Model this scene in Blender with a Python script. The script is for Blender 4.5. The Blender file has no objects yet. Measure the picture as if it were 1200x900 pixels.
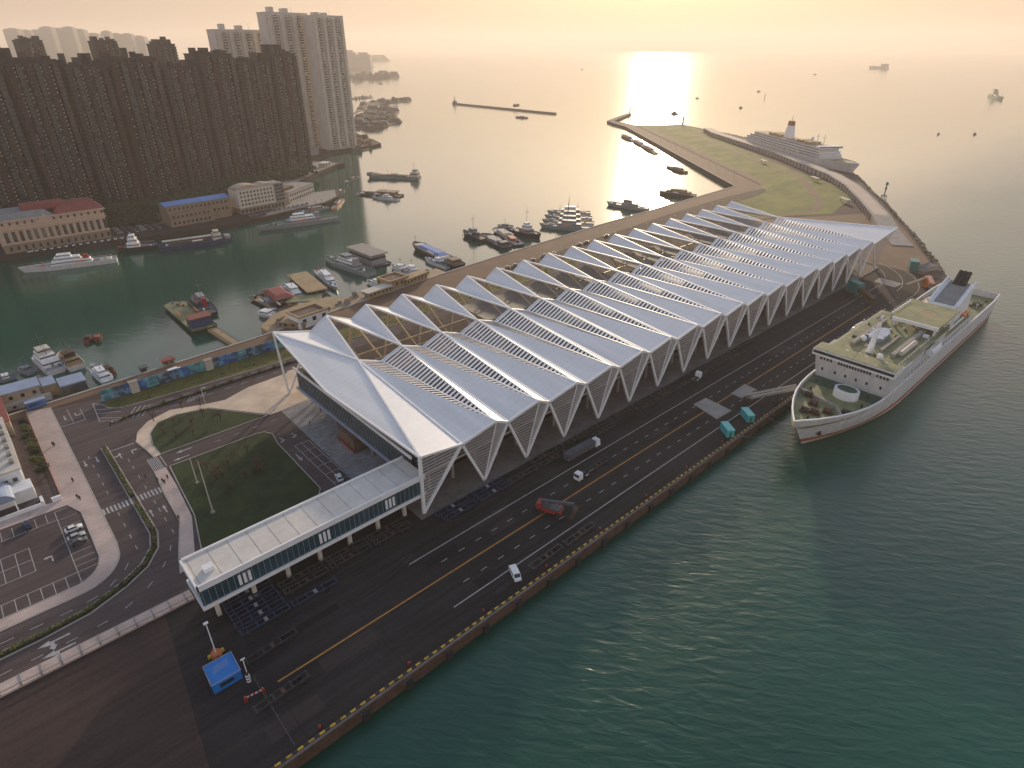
import bpy, bmesh, math, random
from mathutils import Vector, Matrix
random.seed(7)
S = bpy.context.scene
COL = S.collection
R = math.radians
PI = math.pi

# ---------------------------------------------------------------- camera
cam_d = bpy.data.cameras.new('camera'); cam = bpy.data.objects.new('camera', cam_d); COL.objects.link(cam)
cam.location = (0, 0, 125)
cam.rotation_euler = (R(90 - 28.75), 0, R(-42.38))
cam_d.sensor_width = 36; cam_d.lens = 21.6
cam_d.clip_start = 1; cam_d.clip_end = 60000
S.camera = cam

# ---------------------------------------------------------------- light
SUN_H = R(35.5)      # heading of the sun, measured from +x
SUN_E = R(12.0)
w = bpy.data.worlds.new('World'); S.world = w; w.use_nodes = True
nt = w.node_tree
sky = nt.nodes.new('ShaderNodeTexSky'); sky.sky_type = 'NISHITA'; sky.sun_disc = False
sky.sun_elevation = SUN_E; sky.sun_rotation = PI / 2 - SUN_H
sky.altitude = 100; sky.air_density = 1.0; sky.dust_density = 1.0; sky.ozone_density = 1.0
bg = nt.nodes['Background']; bg.inputs[1].default_value = 0.13
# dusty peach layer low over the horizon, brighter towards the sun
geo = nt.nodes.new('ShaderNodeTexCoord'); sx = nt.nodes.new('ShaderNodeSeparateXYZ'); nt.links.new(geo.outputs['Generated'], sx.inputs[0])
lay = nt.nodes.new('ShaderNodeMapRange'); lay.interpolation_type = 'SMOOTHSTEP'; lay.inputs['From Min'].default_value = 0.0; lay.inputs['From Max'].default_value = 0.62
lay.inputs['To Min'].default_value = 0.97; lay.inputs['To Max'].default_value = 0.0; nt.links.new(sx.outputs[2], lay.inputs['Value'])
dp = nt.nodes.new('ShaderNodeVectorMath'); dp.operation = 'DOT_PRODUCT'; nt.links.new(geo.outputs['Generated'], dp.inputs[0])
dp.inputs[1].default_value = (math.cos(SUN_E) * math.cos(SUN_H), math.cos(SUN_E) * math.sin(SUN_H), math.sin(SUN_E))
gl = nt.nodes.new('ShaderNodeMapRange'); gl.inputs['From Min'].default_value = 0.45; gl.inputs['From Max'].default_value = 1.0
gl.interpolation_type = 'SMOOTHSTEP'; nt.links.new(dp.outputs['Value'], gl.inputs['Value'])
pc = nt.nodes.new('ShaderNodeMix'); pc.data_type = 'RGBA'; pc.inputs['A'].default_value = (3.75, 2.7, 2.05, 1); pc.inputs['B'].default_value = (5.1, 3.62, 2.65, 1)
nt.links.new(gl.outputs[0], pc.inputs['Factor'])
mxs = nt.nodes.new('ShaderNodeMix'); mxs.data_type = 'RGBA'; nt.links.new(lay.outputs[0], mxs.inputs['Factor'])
sky_gain = nt.nodes.new('ShaderNodeMapRange'); sky_gain.interpolation_type = 'SMOOTHSTEP'; sky_gain.inputs['From Min'].default_value = 0.05; sky_gain.inputs['From Max'].default_value = 0.24
sky_gain.inputs['To Min'].default_value = 1.0; sky_gain.inputs['To Max'].default_value = 3.3; nt.links.new(sx.outputs[2], sky_gain.inputs['Value'])   # added boost to the sky above the view, to brighten water reflections
vm = nt.nodes.new('ShaderNodeVectorMath'); vm.operation = 'SCALE'; nt.links.new(pc.outputs['Result'], vm.inputs[0]); nt.links.new(sky_gain.outputs[0], vm.inputs['Scale'])
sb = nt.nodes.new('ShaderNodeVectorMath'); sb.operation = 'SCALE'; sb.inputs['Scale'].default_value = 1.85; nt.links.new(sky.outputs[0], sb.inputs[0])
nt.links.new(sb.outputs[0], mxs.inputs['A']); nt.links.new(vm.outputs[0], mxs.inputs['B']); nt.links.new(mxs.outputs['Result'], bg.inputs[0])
sd = bpy.data.lights.new('sun', 'SUN'); sun = bpy.data.objects.new('sun', sd); COL.objects.link(sun)
sd.energy = 4.2; sd.angle = R(2.5); sd.color = (1.0, 0.79, 0.54)
sv = Vector((math.cos(SUN_E) * math.cos(SUN_H), math.cos(SUN_E) * math.sin(SUN_H), math.sin(SUN_E)))
sun.rotation_euler = sv.to_track_quat('Z', 'Y').to_euler()
S.view_settings.view_transform = 'Standard'; S.view_settings.look = 'None'
S.view_settings.exposure = 0.03; S.view_settings.gamma = 1.0; S.view_settings.use_curve_mapping = False
S.render.engine = 'CYCLES'
S.cycles.use_denoising = True
S.cycles.max_bounces = 6; S.cycles.diffuse_bounces = 3; S.cycles.glossy_bounces = 3
S.cycles.transparent_max_bounces = 8; S.cycles.volume_bounces = 1
S.cycles.sample_clamp_indirect = 6

# ---------------------------------------------------------------- materials
def mat(name, col, rough=0.7, metal=0.0, var=0.15, scale=0.3, bump=0.0, bscale=2.0, spec=0.5, col2=None, detail=5.0, stretch=None):
    m = bpy.data.materials.new(name); m.use_nodes = True
    n = m.node_tree.nodes; l = m.node_tree.links; b = n['Principled BSDF']
    b.inputs['Roughness'].default_value = rough; b.inputs['Metallic'].default_value = metal
    b.inputs['Specular IOR Level'].default_value = spec
    tc = n.new('ShaderNodeTexCoord'); src = tc.outputs['Object']
    if stretch:
        mp = n.new('ShaderNodeMapping'); mp.inputs['Scale'].default_value = stretch
        l.new(src, mp.inputs['Vector']); src = mp.outputs['Vector']
    nz = n.new('ShaderNodeTexNoise'); nz.inputs['Scale'].default_value = scale; nz.inputs['Detail'].default_value = detail
    nz.inputs['Roughness'].default_value = 0.65
    l.new(src, nz.inputs['Vector'])
    rp = n.new('ShaderNodeValToRGB'); rp.color_ramp.elements[0].position = 0.3; rp.color_ramp.elements[1].position = 0.72
    c2 = col2 if col2 else tuple(min(1, c * (1 + var)) for c in col)
    c1 = tuple(c * (1 - var) for c in col)
    rp.color_ramp.elements[0].color = (*c1, 1); rp.color_ramp.elements[1].color = (*c2, 1)
    l.new(nz.outputs['Fac'], rp.inputs[0]); l.new(rp.outputs[0], b.inputs['Base Color'])
    if bump:
        n2 = n.new('ShaderNodeTexNoise'); n2.inputs['Scale'].default_value = bscale; n2.inputs['Detail'].default_value = 4
        l.new(src, n2.inputs['Vector'])
        bp = n.new('ShaderNodeBump'); bp.inputs['Strength'].default_value = bump; bp.inputs['Distance'].default_value = 0.3
        l.new(n2.outputs['Fac'], bp.inputs['Height']); l.new(bp.outputs['Normal'], b.inputs['Normal'])
    return m

def glass(name, col, rough=0.12):
    m = mat(name, col, rough, 0.0, 0.3, 0.15, spec=0.9); return m

def asphalt(name, c1, c2, scale=0.03):
    """tarmac: big worn patches, wheel-darkened streaks along the quay, fine grain"""
    m = bpy.data.materials.new(name); m.use_nodes = True
    n = m.node_tree.nodes; l = m.node_tree.links; b = n['Principled BSDF']
    b.inputs['Roughness'].default_value = 0.92; b.inputs['Specular IOR Level'].default_value = 0.25
    tc = n.new('ShaderNodeTexCoord')
    a = n.new('ShaderNodeTexNoise'); a.inputs['Scale'].default_value = scale; a.inputs['Detail'].default_value = 7; a.inputs['Roughness'].default_value = 0.6
    l.new(tc.outputs['Object'], a.inputs['Vector'])
    mp = n.new('ShaderNodeMapping'); mp.inputs['Scale'].default_value = (0.02, 0.5, 1); l.new(tc.outputs['Object'], mp.inputs['Vector'])
    s = n.new('ShaderNodeTexNoise'); s.inputs['Scale'].default_value = 1; s.inputs['Detail'].default_value = 4; l.new(mp.outputs[0], s.inputs['Vector'])
    g = n.new('ShaderNodeTexNoise'); g.inputs['Scale'].default_value = 1.3; g.inputs['Detail'].default_value = 6; g.inputs['Roughness'].default_value = 0.8
    l.new(tc.outputs['Object'], g.inputs['Vector'])
    ad = n.new('ShaderNodeMath'); ad.operation = 'ADD'; l.new(a.outputs['Fac'], ad.inputs[0]); l.new(s.outputs['Fac'], ad.inputs[1])
    ad2 = n.new('ShaderNodeMath'); ad2.operation = 'ADD'; l.new(ad.outputs[0], ad2.inputs[0]); l.new(g.outputs['Fac'], ad2.inputs[1])
    dv = n.new('ShaderNodeMath'); dv.operation = 'DIVIDE'; l.new(ad2.outputs[0], dv.inputs[0]); dv.inputs[1].default_value = 3
    rp = n.new('ShaderNodeValToRGB'); rp.color_ramp.elements[0].position = 0.38; rp.color_ramp.elements[1].position = 0.63
    rp.color_ramp.elements[0].color = (*c1, 1); rp.color_ramp.elements[1].color = (*c2, 1)
    l.new(dv.outputs[0], rp.inputs[0]); l.new(rp.outputs[0], b.inputs['Base Color'])
    return m

def paving(name, c1, c2, sx=1.0, sy=1.0, mortar=0.02):
    m = bpy.data.materials.new(name); m.use_nodes = True
    n = m.node_tree.nodes; l = m.node_tree.links; b = n['Principled BSDF']
    b.inputs['Roughness'].default_value = 0.85
    tc = n.new('ShaderNodeTexCoord')
    br = n.new('ShaderNodeTexBrick'); br.inputs['Scale'].default_value = 1.0
    br.inputs['Brick Width'].default_value = sx; br.inputs['Row Height'].default_value = sy; br.inputs['Mortar Size'].default_value = mortar
    br.inputs['Color1'].default_value = (*c1, 1); br.inputs['Color2'].default_value = (*c2, 1)
    br.inputs['Mortar'].default_value = (*[c * 0.6 for c in c1], 1)
    l.new(tc.outputs['Object'], br.inputs['Vector'])
    a = n.new('ShaderNodeTexNoise'); a.inputs['Scale'].default_value = 0.12; a.inputs['Detail'].default_value = 6
    l.new(tc.outputs['Object'], a.inputs['Vector'])
    mx = n.new('ShaderNodeMix'); mx.data_type = 'RGBA'; mx.blend_type = 'MULTIPLY'; mx.inputs['Factor'].default_value = 0.5
    rp = n.new('ShaderNodeValToRGB'); rp.color_ramp.elements[0].position = 0.35; rp.color_ramp.elements[1].position = 0.65
    rp.color_ramp.elements[0].color = (0.55, 0.55, 0.55, 1)
    l.new(a.outputs['Fac'], rp.inputs[0])
    l.new(br.outputs['Color'], mx.inputs['A']); l.new(rp.outputs[0], mx.inputs['B']); l.new(mx.outputs['Result'], b.inputs['Base Color'])
    return m

M = {}
M['white'] = mat('white_paint', (0.78, 0.78, 0.77), 0.5, 0, 0.10, 0.4)
M['beam'] = mat('white_steel', (0.80, 0.79, 0.78), 0.45, 0, 0.06, 0.3)
M['roof'] = mat('roof_metal', (0.71, 0.705, 0.71), 0.5, 0.05, 0.10, 0.25, detail=8, stretch=(1.0, 0.12, 1.0), bump=0.05, bscale=0.8)
def add_seams(m, period, depth=0.85):
    n = m.node_tree.nodes; l = m.node_tree.links; b = n['Principled BSDF']; src = b.inputs['Base Color'].links[0].from_socket
    tc = n.new('ShaderNodeTexCoord'); sp = n.new('ShaderNodeSeparateXYZ'); l.new(tc.outputs['Object'], sp.inputs[0])
    pp = n.new('ShaderNodeMath'); pp.operation = 'PINGPONG'; pp.inputs[1].default_value = period / 2; l.new(sp.outputs[1], pp.inputs[0])
    lt = n.new('ShaderNodeMath'); lt.operation = 'LESS_THAN'; lt.inputs[1].default_value = 0.06; l.new(pp.outputs[0], lt.inputs[0])
    mx = n.new('ShaderNodeMix'); mx.data_type = 'RGBA'; mx.blend_type = 'MULTIPLY'; l.new(lt.outputs[0], mx.inputs['Factor'])
    l.new(src, mx.inputs['A']); mx.inputs['B'].default_value = (depth, depth, depth, 1); l.new(mx.outputs['Result'], b.inputs['Base Color'])
add_seams(M['roof'], 3.1, 0.84)
M['offwhite'] = mat('off_white_render', (0.55, 0.50, 0.42), 0.8, 0, 0.14, 0.2)
M['cream'] = mat('cream_stone', (0.42, 0.33, 0.24), 0.85, 0, 0.12, 0.3)
M['brown'] = mat('brown_render', (0.26, 0.19, 0.13), 0.85, 0, 0.2, 0.2)
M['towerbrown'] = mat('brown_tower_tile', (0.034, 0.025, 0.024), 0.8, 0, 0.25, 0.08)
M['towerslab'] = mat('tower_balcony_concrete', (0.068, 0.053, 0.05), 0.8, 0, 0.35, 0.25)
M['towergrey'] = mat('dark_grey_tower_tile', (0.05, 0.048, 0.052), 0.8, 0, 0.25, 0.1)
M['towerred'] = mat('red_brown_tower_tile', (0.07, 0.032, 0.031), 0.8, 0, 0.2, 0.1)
M['facade'] = mat('pink_cream_render', (0.56, 0.41, 0.31), 0.85, 0, 0.10, 0.3)
M['towerwhite'] = mat('pale_tower_render', (0.56, 0.50, 0.44), 0.8, 0, 0.12, 0.08)
M['towerhaze'] = mat('grey_tower_render', (0.27, 0.25, 0.23), 0.8, 0, 0.12, 0.08)
M['dark'] = mat('dark_recess', (0.022, 0.022, 0.025), 0.6, 0, 0.3, 0.4)
M['black'] = mat('black_rubber', (0.016, 0.016, 0.018), 0.75, 0, 0.3, 1)
M['glassd'] = glass('dark_window_glass', (0.022, 0.028, 0.035))
M['glassb'] = glass('blue_green_glass', (0.025, 0.075, 0.10), 0.1)
M['concrete'] = mat('concrete', (0.30, 0.27, 0.24), 0.85, 0, 0.2, 0.25, 0.15)
M['concreted'] = mat('stained_concrete', (0.16, 0.135, 0.12), 0.9, 0, 0.3, 0.2, 0.2)
M['screen'] = mat('perforated_metal', (0.42, 0.41, 0.40), 0.5, 0.3, 0.15, 0.3)
M['redroof'] = mat('red_roof_tile', (0.25, 0.055, 0.045), 0.7, 0, 0.22, 0.3)
M['blueroof'] = mat('blue_sheet_roof', (0.10, 0.20, 0.46), 0.5, 0.1, 0.18, 0.3)
M['ltblueroof'] = mat('pale_blue_sheet_roof', (0.27, 0.33, 0.45), 0.5, 0.1, 0.14, 0.3)
M['greyroof'] = mat('grey_flat_roof', (0.24, 0.23, 0.22), 0.85, 0, 0.2, 0.2)
M['brownroof'] = mat('brown_flat_roof', (0.15, 0.095, 0.065), 0.9, 0, 0.25, 0.3)
M['deckgreen'] = mat('green_deck_paint', (0.16, 0.21, 0.10), 0.7, 0, 0.35, 0.16, col2=(0.31, 0.27, 0.12))
M['deckdark'] = mat('dark_green_deck', (0.05, 0.10, 0.06), 0.7, 0, 0.3, 0.2)
M['hullwhite'] = mat('white_hull_paint', (0.66, 0.65, 0.66), 0.4, 0, 0.22, 0.5, stretch=(1.0, 1.0, 0.10), col2=(0.74, 0.73, 0.72), detail=7)
M['hullgrey'] = mat('grey_hull_paint', (0.26, 0.28, 0.30), 0.5, 0, 0.15, 0.15)
M['hullblue'] = mat('blue_hull_paint', (0.035, 0.06, 0.15), 0.5, 0, 0.25, 0.15)
M['hullred'] = mat('red_hull_paint', (0.24, 0.06, 0.035), 0.6, 0, 0.3, 0.2)
M['hullblack'] = mat('black_hull_paint', (0.025, 0.026, 0.03), 0.55, 0, 0.35, 0.3)
M['rust'] = mat('rusty_steel', (0.085, 0.042, 0.027), 0.85, 0, 0.4, 0.5)
M['boot'] = mat('brown_bottom_paint', (0.20, 0.10, 0.06), 0.7, 0, 0.3, 0.3)
M['stripe'] = mat('orange_red_stripe', (0.36, 0.11, 0.04), 0.5, 0, 0.2, 0.3)
M['orange'] = mat('orange_paint', (0.55, 0.17, 0.04), 0.5, 0, 0.15, 0.6)
M['red'] = mat('red_paint', (0.30, 0.025, 0.018), 0.45, 0, 0.15, 0.6)
M['yellow'] = mat('yellow_paint', (0.62, 0.42, 0.05), 0.6, 0, 0.15, 0.8)
M['blue'] = mat('bright_blue_paint', (0.012, 0.17, 0.52), 0.45, 0, 0.12, 0.5)
M['navy'] = mat('navy_chassis_paint', (0.018, 0.034, 0.085), 0.6, 0, 0.3, 0.6)
M['teal'] = mat('teal_paint', (0.06, 0.42, 0.42), 0.5, 0, 0.12, 0.5)
M['tealD'] = mat('dull_teal_paint', (0.03, 0.17, 0.15), 0.6, 0, 0.25, 0.5)
M['grey'] = mat('mid_grey_paint', (0.25, 0.25, 0.26), 0.6, 0, 0.15, 0.4)
M['greyd'] = mat('dark_grey_paint', (0.08, 0.085, 0.095), 0.6, 0, 0.2, 0.4)
M['silver'] = mat('silver_car_paint', (0.45, 0.46, 0.47), 0.3, 0.5, 0.06, 0.5)
M['skin'] = mat('dark_clothing', (0.03, 0.028, 0.03), 0.8, 0, 0.3, 2)
M['tan'] = mat('tan_deck', (0.34, 0.24, 0.13), 0.8, 0, 0.25, 0.2)
M['tanbeam'] = mat('cream_steel', (0.60, 0.48, 0.32), 0.5, 0, 0.1, 0.3)
M['leaf'] = mat('green_leaf', (0.055, 0.075, 0.02), 0.8, 0, 0.4, 0.5, col2=(0.14, 0.13, 0.03))
M['leafd'] = mat('dark_leaf', (0.022, 0.034, 0.012), 0.85, 0, 0.4, 0.5)
M['twig'] = mat('brown_twig', (0.09, 0.055, 0.035), 0.9, 0, 0.3, 0.8)
M['trunk'] = mat('bark', (0.07, 0.05, 0.035), 0.95, 0, 0.3, 1.5)
M['line'] = mat('white_road_paint', (0.40, 0.385, 0.37), 0.7, 0, 0.35, 1.2)
M['oline'] = mat('orange_road_paint', (0.42, 0.19, 0.03), 0.7, 0, 0.3, 0.8)
M['kerbm'] = mat('kerb_stone', (0.40, 0.36, 0.32), 0.85, 0, 0.15, 0.5)
M['quay'] = asphalt('quay_tarmac', (0.012, 0.0115, 0.0125), (0.047, 0.039, 0.038))
M['road'] = asphalt('road_tarmac', (0.060, 0.044, 0.045), (0.125, 0.094, 0.090))
M['yard'] = asphalt('yard_tarmac', (0.034, 0.023, 0.021), (0.085, 0.055, 0.048))
M['brownroad'] = mat('brown_pier_paving', (0.15, 0.085, 0.05), 0.9, 0, 0.25, 0.05)
M['pave'] = paving('pink_paving', (0.60, 0.46, 0.40), (0.53, 0.41, 0.36), 1.2, 0.6)
M['plaza'] = paving('tan_plaza_paving', (0.74, 0.58, 0.43), (0.69, 0.54, 0.40), 1.5, 1.5)
M['pavegrey'] = paving('grey_plaza_paving', (0.33, 0.32, 0.32), (0.22, 0.215, 0.22), 1.4, 0.7)
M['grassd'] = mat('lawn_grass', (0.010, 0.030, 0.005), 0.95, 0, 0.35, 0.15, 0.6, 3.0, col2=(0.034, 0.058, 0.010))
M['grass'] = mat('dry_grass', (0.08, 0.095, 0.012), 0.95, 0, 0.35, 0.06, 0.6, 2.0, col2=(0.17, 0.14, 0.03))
M['field'] = mat('field_grass', (0.085, 0.125, 0.012), 0.95, 0, 0.3, 0.05, 0.4, 1.0, col2=(0.25, 0.235, 0.045), detail=9, stretch=(0.5, 1, 1))
M['rock'] = mat('quay_rock', (0.12, 0.10, 0.08), 0.95, 0, 0.45, 0.3, 0.8, 1.0)

# kerb with yellow and black blocks
def stripes(name, c1, c2, period, axis=0, duty=0.5):
    m = bpy.data.materials.new(name); m.use_nodes = True
    n = m.node_tree.nodes; l = m.node_tree.links; b = n['Principled BSDF']; b.inputs['Roughness'].default_value = 0.75
    tc = n.new('ShaderNodeTexCoord'); sp = n.new('ShaderNodeSeparateXYZ'); l.new(tc.outputs['Object'], sp.inputs[0])
    md = n.new('ShaderNodeMath'); md.operation = 'PINGPONG'; l.new(sp.outputs[axis], md.inputs[0]); md.inputs[1].default_value = period / 2
    gt = n.new('ShaderNodeMath'); gt.operation = 'GREATER_THAN'; l.new(md.outputs[0], gt.inputs[0]); gt.inputs[1].default_value = period / 2 * (1 - duty)
    nz = n.new('ShaderNodeTexNoise'); nz.inputs['Scale'].default_value = 0.6; nz.inputs['Detail'].default_value = 6; l.new(tc.outputs['Object'], nz.inputs['Vector'])
    mx = n.new('ShaderNodeMix'); mx.data_type = 'RGBA'; mx.inputs['A'].default_value = (*c2, 1); mx.inputs['B'].default_value = (*c1, 1)
    l.new(gt.outputs[0], mx.inputs['Factor'])
    m2 = n.new('ShaderNodeMix'); m2.data_type = 'RGBA'; m2.blend_type = 'MULTIPLY'; m2.inputs['Factor'].default_value = 0.7
    rp = n.new('ShaderNodeValToRGB'); rp.color_ramp.elements[0].position = 0.35; rp.color_ramp.elements[1].position = 0.6; rp.color_ramp.elements[0].color = (0.35, 0.25, 0.2, 1)
    l.new(nz.outputs['Fac'], rp.inputs[0])
    l.new(mx.outputs['Result'], m2.inputs['A']); l.new(rp.outputs[0], m2.inputs['B']); l.new(m2.outputs['Result'], b.inputs['Base Color'])
    return m
M['bumper'] = stripes('yellow_black_kerb', (0.62, 0.40, 0.04), (0.04, 0.035, 0.03), 2.4)
M['redwhite'] = stripes('red_white_barrier', (0.7, 0.7, 0.7), (0.5, 0.03, 0.03), 0.9)

# see-through metal mesh: a sheet with holes
def perforated(name, col, open_):
    m = bpy.data.materials.new(name); m.use_nodes = True
    n = m.node_tree.nodes; l = m.node_tree.links; b = n['Principled BSDF']
    b.inputs['Base Color'].default_value = (*col, 1); b.inputs['Roughness'].default_value = 0.5; b.inputs['Metallic'].default_value = 0.2
    tc = n.new('ShaderNodeTexCoord'); sp = n.new('ShaderNodeSeparateXYZ'); l.new(tc.outputs['Object'], sp.inputs[0])
    pp = n.new('ShaderNodeMath'); pp.operation = 'PINGPONG'; l.new(sp.outputs[2], pp.inputs[0]); pp.inputs[1].default_value = 0.55
    mr = n.new('ShaderNodeMapRange'); mr.inputs['From Min'].default_value = 0.0; mr.inputs['From Max'].default_value = 0.55
    mr.inputs['To Min'].default_value = open_ * 0.35; mr.inputs['To Max'].default_value = min(1, open_ * 1.5)
    l.new(pp.outputs[0], mr.inputs['Value'])
    tr = n.new('ShaderNodeBsdfTransparent'); mx = n.new('ShaderNodeMixShader'); l.new(mr.outputs[0], mx.inputs[0])
    l.new(b.outputs[0], mx.inputs[1]); l.new(tr.outputs[0], mx.inputs[2]); l.new(mx.outputs[0], n['Material Output'].inputs[0])
    return m
M['perf'] = perforated('perforated_screen', (0.46, 0.44, 0.43), 0.5)
M['perf2'] = perforated('open_mesh_screen', (0.60, 0.59, 0.59), 0.62)

def water_mat():
    m = bpy.data.materials.new('sea_water'); m.use_nodes = True
    n = m.node_tree.nodes; l = m.node_tree.links; b = n['Principled BSDF']
    b.inputs['IOR'].default_value = 1.42
    b.inputs['Specular IOR Level'].default_value = 0.5
    tc = n.new('ShaderNodeTexCoord')
    big = n.new('ShaderNodeTexNoise'); big.inputs['Scale'].default_value = 0.006; big.inputs['Detail'].default_value = 3; l.new(tc.outputs['Object'], big.inputs['Vector'])
    cr = n.new('ShaderNodeValToRGB'); cr.color_ramp.elements[0].position = 0.35; cr.color_ramp.elements[1].position = 0.65
    cr.color_ramp.elements[0].color = (0.006, 0.055, 0.037, 1); cr.color_ramp.elements[1].color = (0.013, 0.086, 0.056, 1)
    l.new(big.outputs['Fac'], cr.inputs[0]); l.new(cr.outputs[0], b.inputs['Base Color'])
    # harbour basin calm, open sea rippled: a mask by place (y > 300 is the basin)
    sp = n.new('ShaderNodeSeparateXYZ'); l.new(tc.outputs['Object'], sp.inputs[0])
    mr = n.new('ShaderNodeMapRange'); mr.inputs['From Min'].default_value = 120; mr.inputs['From Max'].default_value = 300
    mr.inputs['To Min'].default_value = 1.0; mr.inputs['To Max'].default_value = 0.16; l.new(sp.outputs[1], mr.inputs['Value'])
    # wind streaks vary the ripple height
    st = n.new('ShaderNodeTexNoise'); st.inputs['Scale'].default_value = 0.012; st.inputs['Detail'].default_value = 4
    mps = n.new('ShaderNodeMapping'); mps.inputs['Rotation'].default_value = (0, 0, R(20)); mps.inputs['Scale'].default_value = (0.5, 1.6, 1)
    l.new(tc.outputs['Object'], mps.inputs['Vector']); l.new(mps.outputs[0], st.inputs['Vector'])
    srp = n.new('ShaderNodeMapRange'); srp.inputs['From Min'].default_value = 0.3; srp.inputs['From Max'].default_value = 0.7
    srp.inputs['To Min'].default_value = 0.55; srp.inputs['To Max'].default_value = 1.25; l.new(st.outputs['Fac'], srp.inputs['Value'])
    mu = n.new('ShaderNodeMath'); mu.operation = 'MULTIPLY'; l.new(mr.outputs[0], mu.inputs[0]); l.new(srp.outputs[0], mu.inputs[1])
    mpr = n.new('ShaderNodeMapping'); mpr.inputs['Rotation'].default_value = (0, 0, R(51)); l.new(tc.outputs['Object'], mpr.inputs['Vector'])
    mpw = n.new('ShaderNodeMapping'); mpw.inputs['Scale'].default_value = (0.34, 1.0, 1)
    l.new(mpr.outputs[0], mpw.inputs['Vector'])
    w1 = n.new('ShaderNodeTexNoise'); w1.inputs['Scale'].default_value = 0.46; w1.inputs['Detail'].default_value = 4; w1.inputs['Roughness'].default_value = 0.5
    w1.inputs['Distortion'].default_value = 0.4
    l.new(mpw.outputs[0], w1.inputs['Vector'])
    bp = n.new('ShaderNodeBump'); bp.inputs['Distance'].default_value = 0.33; l.new(mu.outputs[0], bp.inputs['Strength'])
    rr_ = n.new('ShaderNodeMapRange'); rr_.inputs['From Min'].default_value = 120; rr_.inputs['From Max'].default_value = 300
    rr_.inputs['To Min'].default_value = 0.30; rr_.inputs['To Max'].default_value = 0.13; l.new(sp.outputs[1], rr_.inputs['Value']); l.new(rr_.outputs[0], b.inputs['Roughness'])
    l.new(w1.outputs['Fac'], bp.inputs['Height']); l.new(bp.outputs['Normal'], b.inputs['Normal'])
    return m
M['water'] = water_mat()

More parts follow.
